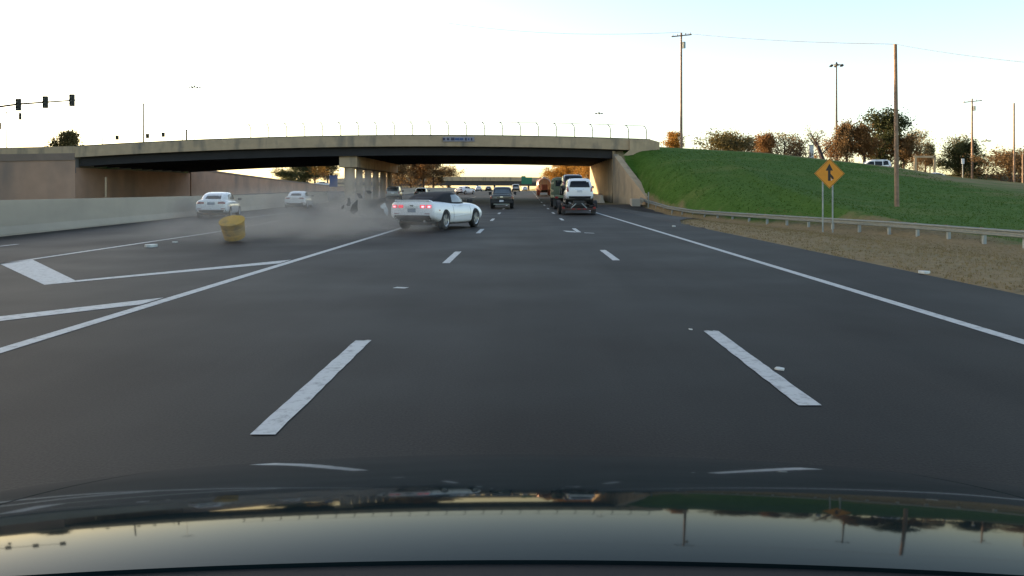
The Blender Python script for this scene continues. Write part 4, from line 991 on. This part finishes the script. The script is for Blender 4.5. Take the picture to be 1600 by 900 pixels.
def pickup():
    root = empty('pickup_truck'); tag(root, 'black pickup truck with white plate straight ahead in the middle lane', 'pickup')
    S = [(-2.70, .60, .66, .96, 1.10, .84, .90, .90, .86), (-2.64, .52, .62, 1.0, 1.14, .88, .95, .93, .88), (-1.6, .48, .58, 1.02, 1.15, .88, .97, .94, .88), (-.6, .46, .56, 1.02, 1.14, .88, .96, .93, .86), (1.0, .46, .56, 1.02, 1.12, .88, .96, .93, .84),
         (1.9, .48, .58, 1.0, 1.1, .88, .96, .92, .8), (2.55, .52, .62, .95, 1.04, .84, .92, .86, .74), (2.68, .6, .68, .84, .92, .66, .76, .7, .6)]
    b = loft('body', [(s[0], body_ring(*s[1:])) for s in S]); cut_arches(b, [(.8, -1.6), (.8, 1.75)], .46)
    c = loft('cab', [(-.75, cabin_ring(1.08, 1.12, .88, .82)), (-.62, cabin_ring(1.08, 1.72, .88, .68)), (-.2, cabin_ring(1.08, 1.83, .88, .70)), (.6, cabin_ring(1.08, 1.82, .88, .70)), (1.0, cabin_ring(1.08, 1.68, .88, .68)), (1.75, cabin_ring(1.06, 1.1, .8, .74))])
    bv = bvh_of([b, c]); finish(b, 'body', 'car_black', root); finish(c, 'cab', 'car_black', root)
    patch('rear_window', bv, [(-.66, -4, 1.26), (.66, -4, 1.26), (.58, -4, 1.66), (-.58, -4, 1.66)], (0, 1, 0), 'glass_pale', root)
    side_windows(bv, root, [[(1.2, 1.2), (.35, 1.2), (.35, 1.68), (.85, 1.68)], [(.27, 1.2), (-.5, 1.2), (-.48, 1.66), (.27, 1.68)]])
    patch('windscreen', bv, [(-.7, 4, 1.2), (.7, 4, 1.2), (.6, 4, 1.68), (-.6, 4, 1.68)], (0, -1, 0), 'glass_dark', root)
    for s in (-1, 1):
        patch('tail_light', bv, [(s*.80, -4, .84), (s*.93, -4, .84), (s*.93, -4, 1.10), (s*.80, -4, 1.10)], (0, 1, 0), 'lamp_red', root, off=.012)
        MB().box((s*1.08, .95, 1.25), (.24, .12, .26)).build('mirror', M['black_plastic'], root, bevel=.03)
    patch('tailgate_gap', bv, [(-.78, -4, .80), (.78, -4, .80), (.78, -4, .815), (-.78, -4, .815)], (0, 1, 0), 'under_black', root, off=.006)
    patch('tailgate_badge', bv, [(-.12, -4, .94), (.12, -4, .94), (.12, -4, .98), (-.12, -4, .98)], (0, 1, 0), 'chrome', root, off=.008)
    patch('corner_badge', bv, [(-.7, -4, .86), (-.4, -4, .86), (-.4, -4, .9), (-.7, -4, .9)], (0, 1, 0), 'galvanised_dull', root, off=.008)
    MB().box((0, -2.76, .56), (1.85, .18, .2)).build('rear_bumper', M['black_plastic'], root, bevel=.03)
    MB().box((0, -2.86, .63), (.34, .02, .16)).build('number_plate', M['plate_white'], root)
    MB().box((0, -2.6, .36), (1.3, .1, .1)).build('tow_bar', M['galvanised_dull'], root)
    MB().box((0, 0, .5), (1.3, 4.8, .14)).build('underbody', M['under_black'], root)
    wheels(root, [(.82, -1.6), (.82, 1.75)], .39, dark=True)
    return root
place(pickup(), at(783.5, 68), 70.8, 0)

# white SUV carried on a low trailer behind a wrecker
TX, TY = at(904, 52.5), 52.5
tz = rise(TY)
tr = empty('car_trailer', (TX, TY+2.4, tz)); tag(tr, 'low car trailer with red light bar carrying the white vehicle', 'trailer')
for s in (-1, 1):
    MB().box((s*.86, 0, .56), (.3, 5.4, .1)).build('runway', M['steel_dark'], tr)
    MB().box((s*1.02, 0, .66), (.06, 5.4, .1)).build('side_rail', M['rust_red'], tr)
    f = MB()
    for k in range(9):
        a0, a1 = math.pi*k/9, math.pi*(k+1)/9
        f.add([(s*1.06, math.cos(a0)*.62-.3, .4+math.sin(a0)*.5), (s*1.32, math.cos(a0)*.62-.3, .4+math.sin(a0)*.5), (s*1.32, math.cos(a1)*.62-.3, .4+math.sin(a1)*.5), (s*1.06, math.cos(a1)*.62-.3, .4+math.sin(a1)*.5)], [(0, 1, 2, 3)])
    f.build('fender', M['steel_dark'], tr)
    MB().tube([(s*.5, -2.75, .42), (s*.18, -2.8, .72)], .035, 6).build('strut', M['galvanised_dull'], tr)
    MB().box((s*.98, -2.78, .45), (.16, .05, .12)).build('tail_light', M['lamp_red'], tr)
    MB().box((s*.95, -2.5, .32), (.22, .4, .5)).build('corner_leg', M['steel_dark'], tr)
MB().box((0, -2.72, .36), (2.1, .1, .16)).build('light_bar', M['rust_red'], tr)
for dx in (-.35, 0, .35): MB().box((dx, -2.785, .37), (.22, .03, .06)).build('lamp', M['lamp_red'], tr)
MB().box((0, 0, .46), (1.5, 5.2, .1)).build('frame', M['under_black'], tr)
MB().box((0, -2.55, .74), (.7, .25, .3)).build('winch_box', M['black_plastic'], tr, bevel=.03)
MB().tube([(0, 2.6, .5), (0, 4.2, .55)], .07, 6).build('drawbar', M['steel_dark'], tr)
wheels(tr, [(1.12, -.75), (1.12, .12)], .33, dark=True)
w = suv('suv_car', 'white hatchback vehicle riding on the low trailer in the right lane', 'car', 'car_white', h=1.72); place(w, TX+.12, TY+2.5, 1, tz+.62)
# heavier hauler ahead: flatbed with two axles, a dark car aboard, stake sides
HX, HY = at(888, 66), 66.0; hz = rise(HY+4)
hl = empty('hauler_truck', (HX, HY+4, hz)); tag(hl, 'old olive hauler truck with tall wheels ahead of the trailer', 'truck')
MB().box((0, 0, 1.0), (2.3, 8.5, .2)).build('flatbed', M['truck_green'], hl, bevel=.02)
MB().box((0, 0, .75), (.9, 9.0, .3)).build('chassis', M['under_black'], hl)
for s in (-1, 1):
    for k in range(5): MB().box((s*1.1, -4.0+k*1.6, 1.75), (.1, .14, 1.3)).build('stake', M['truck_green'], hl)
    for z in (1.5, 2.1): MB().box((s*1.1+.06*s, -.8, z), (.03, 6.6, .16)).build('side_board', M['truck_green'], hl)
    MB().box((s*.95, -4.3, .95), (.25, .06, .14)).build('tail_light', M['lamp_red'], hl)
    MB().box((s*.95, -4.0, .6), (.5, .04, .7)).build('mud_flap', M['black_plastic'], hl)
cb = loft('cab', [(4.4, cabin_ring(.9, 2.55, 1.1, 1.0)), (4.6, cabin_ring(.9, 2.75, 1.15, 1.05)), (6.2, cabin_ring(.9, 2.7, 1.15, 1.02)), (6.6, cabin_ring(.9, 2.0, 1.1, 1.0))], levels=1); finish(cb, 'cab', 'truck_green', hl)
MB().box((0, 4.45, 2.15), (1.4, .08, .55)).build('rear_window', M['glass_dark'], hl)
wheels(hl, [(.95, -3.0), (.95, -1.9), (.95, 5.3)], .5, dark=True)
w = suv('suv_car', 'dark vehicle with pale roof edge loaded ahead of the white one', 'car', 'car_black', h=1.7); place(w, HX+.35, HY+1.6, 0, hz+1.1)

# tanker
tk = empty('tanker_truck', (at(850, 134), 136, rise(136))); tag(tk, 'copper red tanker truck seen from behind far in the right lane', 'truck')
MB().lathe([(0, 0), (0, .5), (.05, 1.0), (.25, 1.14), (.6, 1.17), (8.4, 1.17), (8.8, .9), (8.9, 0)], 'Y', 28, (0, -4, 1.72)).build('tank', M['tank_copper'], tk, smooth=True)
MB().box((0, 1, .72), (1.0, 11, .3)).build('chassis', M['under_black'], tk)
MB().box((0, -4.25, .62), (2.3, .15, .22)).build('rear_bumper', M['truck_red'], tk)
MB().box((0, -4.1, 1.35), (1.0, .5, .9)).build('valve_cabinet', M['truck_red'], tk, bevel=.04)
for s in (-1, 1):
    MB().box((s*.95, -4.36, .66), (.3, .05, .14)).build('tail_light', M['lamp_red'], tk)
    MB().tube([(s*.3, -4.12, .9), (s*.3, -4.12, 2.7)], .03, 6).build('ladder_rail', M['galvanised'], tk)
    MB().box((s*.95, -3.9, .5), (.55, .04, .75)).build('mud_flap', M['truck_red'], tk)
MB().lathe([(0, 0), (0, .3), (.2, .3), (.25, 0)], 'Z', 12, (0, -.5, 2.86)).build('manhole', M['galvanised'], tk)
cb = loft('cab', [(5.2, cabin_ring(.8, 2.7, 1.15, 1.0)), (5.4, cabin_ring(.8, 2.9, 1.2, 1.05)), (6.8, cabin_ring(.8, 2.8, 1.2, 1.02)), (7.3, cabin_ring(.8, 1.9, 1.1, 1.0))], levels=1); finish(cb, 'cab', 'truck_red', tk)
wheels(tk, [(.95, -3.2), (.95, -2.1), (.95, 6.0)], .5, dark=True)

# vehicles on the cross street
def cross(px, Y, obj, heading):
    x = at(px, Y); place(obj, x, Y, heading, ground_z(x, Y)+.01)
cross(1361, 106, suv('suv_car', 'white van on the cross street at the top of the hill', 'car', 'car_white', h=1.9), -84)
cross(1383, 106.5, sedan('sedan_car', 'pale car behind the white van on the cross street', 'car', 'car_grey'), 92)
cross(1463, 106, sedan('sedan_car', 'white car parked on the hill right of the beam frame', 'car', 'car_white'), 100)
for px, Y, m_, lb in ((470, 232, 'car_white', 'tiny white car on the bank left of the pier'), (505, 215, 'car_white', 'tiny white car just left of the blue sign')):
    x = at(px, Y); place(sedan('sedan_car', lb, 'car', m_), x, Y, 70, max(ground_z(x, Y), 2.2))

# ------------------------------------------------------------------ crash debris
bx, by = at(365, 25), 25.0
bl = empty('crash_barrel', (bx, by, .34)); tag(bl, 'battered yellow orange sand barrel thrown across the gore area', 'barrel'); bl.rotation_euler = (R(22), R(-10), R(20)); bl.scale = (.86, .86, .6)
MB().lathe([(0, 0), (0, .33), (.03, .36), (.27, .38), (.29, .365), (.32, .38), (.58, .40), (.60, .385), (.63, .40), (.86, .41), (.89, .43), (.92, .43)], 'Z', 26, (0, 0, -.42)).build('drum', M['barrel_yellow'], bl, smooth=True)
MB().lathe([(.905, .44), (.95, .44), (.97, .3), (.98, 0)], 'Z', 26, (0, 0, -.42)).build('lid', M['barrel_yellow'], bl, smooth=True)
def shard(px, py, Y, s, mat_, label, seed):
    rg = random.Random(seed); n = 7
    pts = [(math.cos(6.28*k/n)*s*rg.uniform(.35, 1), math.sin(6.28*k/n)*s*rg.uniform(.7, 2.4)) for k in range(n)]
    rot = Matrix.Rotation(rg.uniform(.9, 2.2), 4, 'X') @ Matrix.Rotation(rg.uniform(-.6, .6), 4, 'Y') @ Matrix.Rotation(rg.uniform(0, 6), 4, 'Z')
    mb = MB(); mb.prism(pts, s*.18, rot); mb.v = [(x+rg.uniform(-.1, .1)*s, y+rg.uniform(-.1, .1)*s, z) for x, y, z in mb.v]
    o = mb.build('debris_fragment', M[mat_], None); o.location = (at(px, Y), Y, zt(py, Y)); tag(o, label, 'debris', 'crash debris')
def road_bit(px, py, s, mat_, label, seed):
    Y = FPX*CAMH/(py-CY); rg = random.Random(seed); mb = MB()
    mb.prism([(math.cos(6.28*k/6)*s*rg.uniform(.4, 1), math.sin(6.28*k/6)*s*rg.uniform(.5, 1.4)) for k in range(6)], s*.35)
    o = mb.build('debris_fragment', M[mat_], None, bevel=s*.05); o.location = (at(px, Y), Y, ground_z(at(px, Y), Y)+.075 if at(px, Y) < 7 else ground_z(at(px, Y), Y)+.02); tag(o, label, 'debris', 'crash debris')
shard(553, 326, 42, .26, 'debris_dark', 'large dark fragment flying in the dust below the pier', 2)
shard(545, 318, 43, .14, 'debris_dark', 'dark fragment up and left of the largest flying one', 5)
shard(563, 306, 44, .2, 'debris_dark', 'dark fragment in front of the pier columns', 7)
shard(577, 300, 44, .12, 'debris_dark', 'small dark fragment right of the pier columns', 9)
shard(603, 328, 34, .15, 'debris_pale', 'pale fragment flying just left of the convertible', 12)
shard(600, 322, 33, .12, 'debris_pale', 'tiny pale fragment above the one beside the convertible', 15)
shard(536, 323, 42, .1, 'debris_dark', 'tiny dark fragment left of the flying pieces', 17)
road_bit(237, 386, .22, 'debris_pale', 'white fragment lying in the gore left of the barrel', 21)
road_bit(273, 379, .1, 'debris_pale', 'small white fragment between the barrel and the other one', 22)
road_bit(1443, 428, .13, 'debris_pale', 'pale scrap of litter on the dry grass verge', 23)
road_bit(1052, 354, .12, 'debris_pale', 'pale scrap of litter on the right shoulder', 24)
road_bit(1079, 515, .035, 'debris_pale', 'tiny pebble by the right lane dash', 25)
road_bit(1218, 577, .05, 'debris_pale', 'flat scrap of paint beside the right lane dash', 26)

# dust thrown up by the crash
def smoke(name, c, r, dens, label, seed, col=(.5, .485, .455)):
    bm = bmesh.new(); bmesh.ops.create_icosphere(bm, subdivisions=4, radius=1.0)
    me = bpy.data.meshes.new(name); bm.to_mesh(me); bm.free()
    m = bpy.data.materials.new(name); m.use_nodes = True; nt = m.node_tree; nt.nodes.remove(nt.nodes['Principled BSDF']); N = nt.nodes.new; L = nt.links.new
    pv = N('ShaderNodeVolumePrincipled'); pv.inputs['Color'].default_value = lin(col); pv.inputs['Anisotropy'].default_value = 0.2
    tc = N('ShaderNodeTexCoord'); ln = N('ShaderNodeVectorMath'); ln.operation = 'LENGTH'; L(tc.outputs['Object'], ln.inputs[0])
    fo = N('ShaderNodeMapRange'); fo.interpolation_type = 'SMOOTHSTEP'; fo.inputs[1].default_value = 1.0; fo.inputs[2].default_value = 0.15; L(ln.outputs['Value'], fo.inputs[0])
    mp = N('ShaderNodeMapping'); mp.inputs['Location'].default_value = (seed, seed*.7, 0); mp.inputs['Scale'].default_value = (r[0]*.42, r[1]*.3, r[2]*.8); L(tc.outputs['Object'], mp.inputs[0])
    nz = N('ShaderNodeTexNoise'); nz.inputs['Scale'].default_value = 1.3; nz.inputs['Detail'].default_value = 6; L(mp.outputs[0], nz.inputs[0])
    r2 = N('ShaderNodeMapRange'); r2.inputs[1].default_value = .42; r2.inputs[2].default_value = .64; L(nz.outputs[0], r2.inputs[0])
    mu = N('ShaderNodeMath'); mu.operation = 'MULTIPLY'; L(fo.outputs[0], mu.inputs[0]); L(r2.outputs[0], mu.inputs[1])
    m3 = N('ShaderNodeMath'); m3.operation = 'MULTIPLY'; m3.inputs[1].default_value = dens; L(mu.outputs[0], m3.inputs[0]); L(m3.outputs[0], pv.inputs['Density'])
    L(pv.outputs[0], nt.nodes['Material Output'].inputs['Volume'])
    o = link(name, me, m); o.location = c; o.scale = r; tag(o, label, 'smoke', kind='stuff')
smoke('dust_cloud', (-8.0, 29.5, .5), (5.6, 9.5, 1.45), .46, 'grey dust cloud drifting over the gore left of the convertible', 3.1)
smoke('dust_cloud', (-9.6, 46, 1.0), (3.0, 5.0, 2.0), .65, 'dust cloud around the flying fragments before the pier', 8.4)

smoke('dust_cloud', (-5.0, 31.6, .35), (2.6, 3.0, .95), .6, 'low tyre dust at the rear wheels of the convertible', 5.7)

# ------------------------------------------------------------------ grass on the verge
def grass(name, n, xr, yr, mat_, label, hmin, hmax, keep):
    rg = random.Random(5); v = []; f = []
    for _ in range(n):
        y = yr[0]+(yr[1]-yr[0])*rg.random()**1.6; x = rg.uniform(*xr)
        if not keep(x, y): continue
        z = ground_z(x, y)-.01
        for _b in range(3):
            a = rg.random()*6.28; h = rg.uniform(hmin, hmax); w = .010+.0002*y; dx, dy = math.cos(a), math.sin(a); l = h*rg.uniform(.2, .8)
            q = len(v); bx_, by_ = x+rg.uniform(-.06, .06), y+rg.uniform(-.06, .06)
            v += [(bx_-dy*w, by_+dx*w, z), (bx_+dy*w, by_-dx*w, z), (bx_+dx*l, by_+dy*l, z+h)]; f.append((q, q+1, q+2))
    me = bpy.data.meshes.new(name); me.from_pydata(v, [], f); me.update(); o = link(name, me, M[mat_]); tag(o, label, 'grass', kind='stuff')
grass('dry_grass', 26000, (7.32, 24), (9, 62), 'grass_dry', 'short dry tan grass on the verge before the guardrail', .02, .06, lambda x, y: x < gx(y)+2 and x > 7.35+.25*math.sin(y*1.7)*math.sin(y*.6)+.15)
grass('green_grass', 35000, (14, 60), (33, 95), 'grass_green', 'short green grass on the slope of the hill', .04, .11, lambda x, y: x > gx(y)+1.0 and y > foot(x) and dry_sunlit(x, y) < .5)

# ------------------------------------------------------------------ the car that carries the camera: bonnet, wings, cowl, wipers
own = empty('camera_car', (0, 1.6, 0)); tag(own, 'glossy black bonnet of the camera car across the bottom of the picture', 'car')
TH = [(17.6, 17.4), (18.1, 14.6), (19.0, 12.2), (20.2, 10.1), (21.1, 8.7), (22.0, 7.4), (23.0, 6.2), (24.5, 4.6), (26.5, 3.0)]
prof = []; a = 24.1; Z = 0.95
while a > 17.65:
    prof.append((Z, CAMH-Z*math.tan(R(a))))
    th = interp(TH, a); st_ = 0.1
    Z *= math.exp(R(st_)/math.cos(R(a))**2/max(.012, math.tan(R(a))-math.tan(R(th)))); a -= st_
    if Z > 2.35: break
ze, he = prof[-1]
for k in range(1, 9):                      # rounded nose
    t = k/8*R(72); prof.append((ze+.22*math.sin(t), he-.3*k/8*.25-.24*(1-math.cos(t))))
def hood_pt(x, z, h):
    return (x, z-.045*x*x-1.6, h-.034*x*x-.05*max(0, abs(x)-.75)**2)
def grid(name, xs_, mat_, parent):
    v = []; f = []; n = len(xs_)
    for j, (z, h) in enumerate(prof):
        for i, x in enumerate(xs_):
            v.append(hood_pt(x, z, h))
            if i and j: f.append(((j-1)*n+i-1, (j-1)*n+i, j*n+i, j*n+i-1))
    N = len(v); v += [(p[0], p[1], p[2]-.025) for p in v]
    rim = [i for i in range(n)]+[j*n+n-1 for j in range(1, len(prof))]+[(len(prof)-1)*n+i for i in range(n-2, -1, -1)]+[j*n for j in range(len(prof)-2, 0, -1)]
    f += [(rim[k], rim[(k+1) % len(rim)], rim[(k+1) % len(rim)]+N, rim[k]+N) for k in range(len(rim))]
    o = MB().add(v, f).build(name, M[mat_], parent); auto_smooth(o.data, 50); return o
HW = .86
grid('bonnet', [-HW+2*HW*i/48 for i in range(49)], 'own_paint', own)
for s in (-1, 1):
    xs_ = [s*(HW+.005+.19*i/12) for i in range(13)]
    if s < 0: xs_ = xs_[::-1]
    grid('wing', xs_, 'own_paint', own)
    v = []; f = []
    for j, (z, h) in enumerate(prof):
        for i in range(7):
            t = i/6; p = hood_pt(s*(HW+.2), z, h); v.append((p[0]+s*.055*math.sin(t*2.2), p[1], p[2]-.004-t*.5))
            if i and j: f.append(((j-1)*7+i-1, (j-1)*7+i, j*7+i, j*7+i-1))
    o = MB().add(v, f).build('wing_side', M['own_paint'], own); auto_smooth(o.data, 50)
    MB().box((s*.62, ze+.13-1.6, he-.34), (.42, .16, .2)).build('headlight', M['chrome'], own, bevel=.04)
nz_, nh = prof[-1]
MB().box((0, nz_-1.72, nh-.3), (1.78, .16, .5)).build('front_bumper', M['own_paint'], own, bevel=.05)
MB().box((0, nz_-1.63, nh-.2), (.9, .04, .18)).build('grille', M['black_plastic'], own)
cz, ch = prof[0]
v = []; f = []
for i in range(41):
    x = -1.0+2*i/40; b = hood_pt(x, cz, ch)
    v += [(x, b[1]+.055, b[2]-.028), (x, b[1]+.0, b[2]-.005), (x, b[1]-.13, b[2]+.002), (x, b[1]-.2, b[2]-.05)]
    if i: f += [(4*i-4+k, 4*i-3+k, 4*i+1+k, 4*i+k) for k in range(3)]
MB().add(v, f).build('cowl', M['under_black'], own)
for s, x0, x1 in ((-1, -.62, .05), (1, .02, .66)):
    b0 = hood_pt(x0, cz, ch); b1 = hood_pt(x1, cz, ch)
    wp = MB().tube([(x0, b0[1]-.10, b0[2]+.006), ((x0+x1)/2, b0[1]-.10, b0[2]+.012), (x1, b1[1]-.11, b1[2]+.006)], [.012, .009, .006], 6).build('wiper_arm', M['black_plastic'], own)
wheels(own, [(.80, .18)], .36)
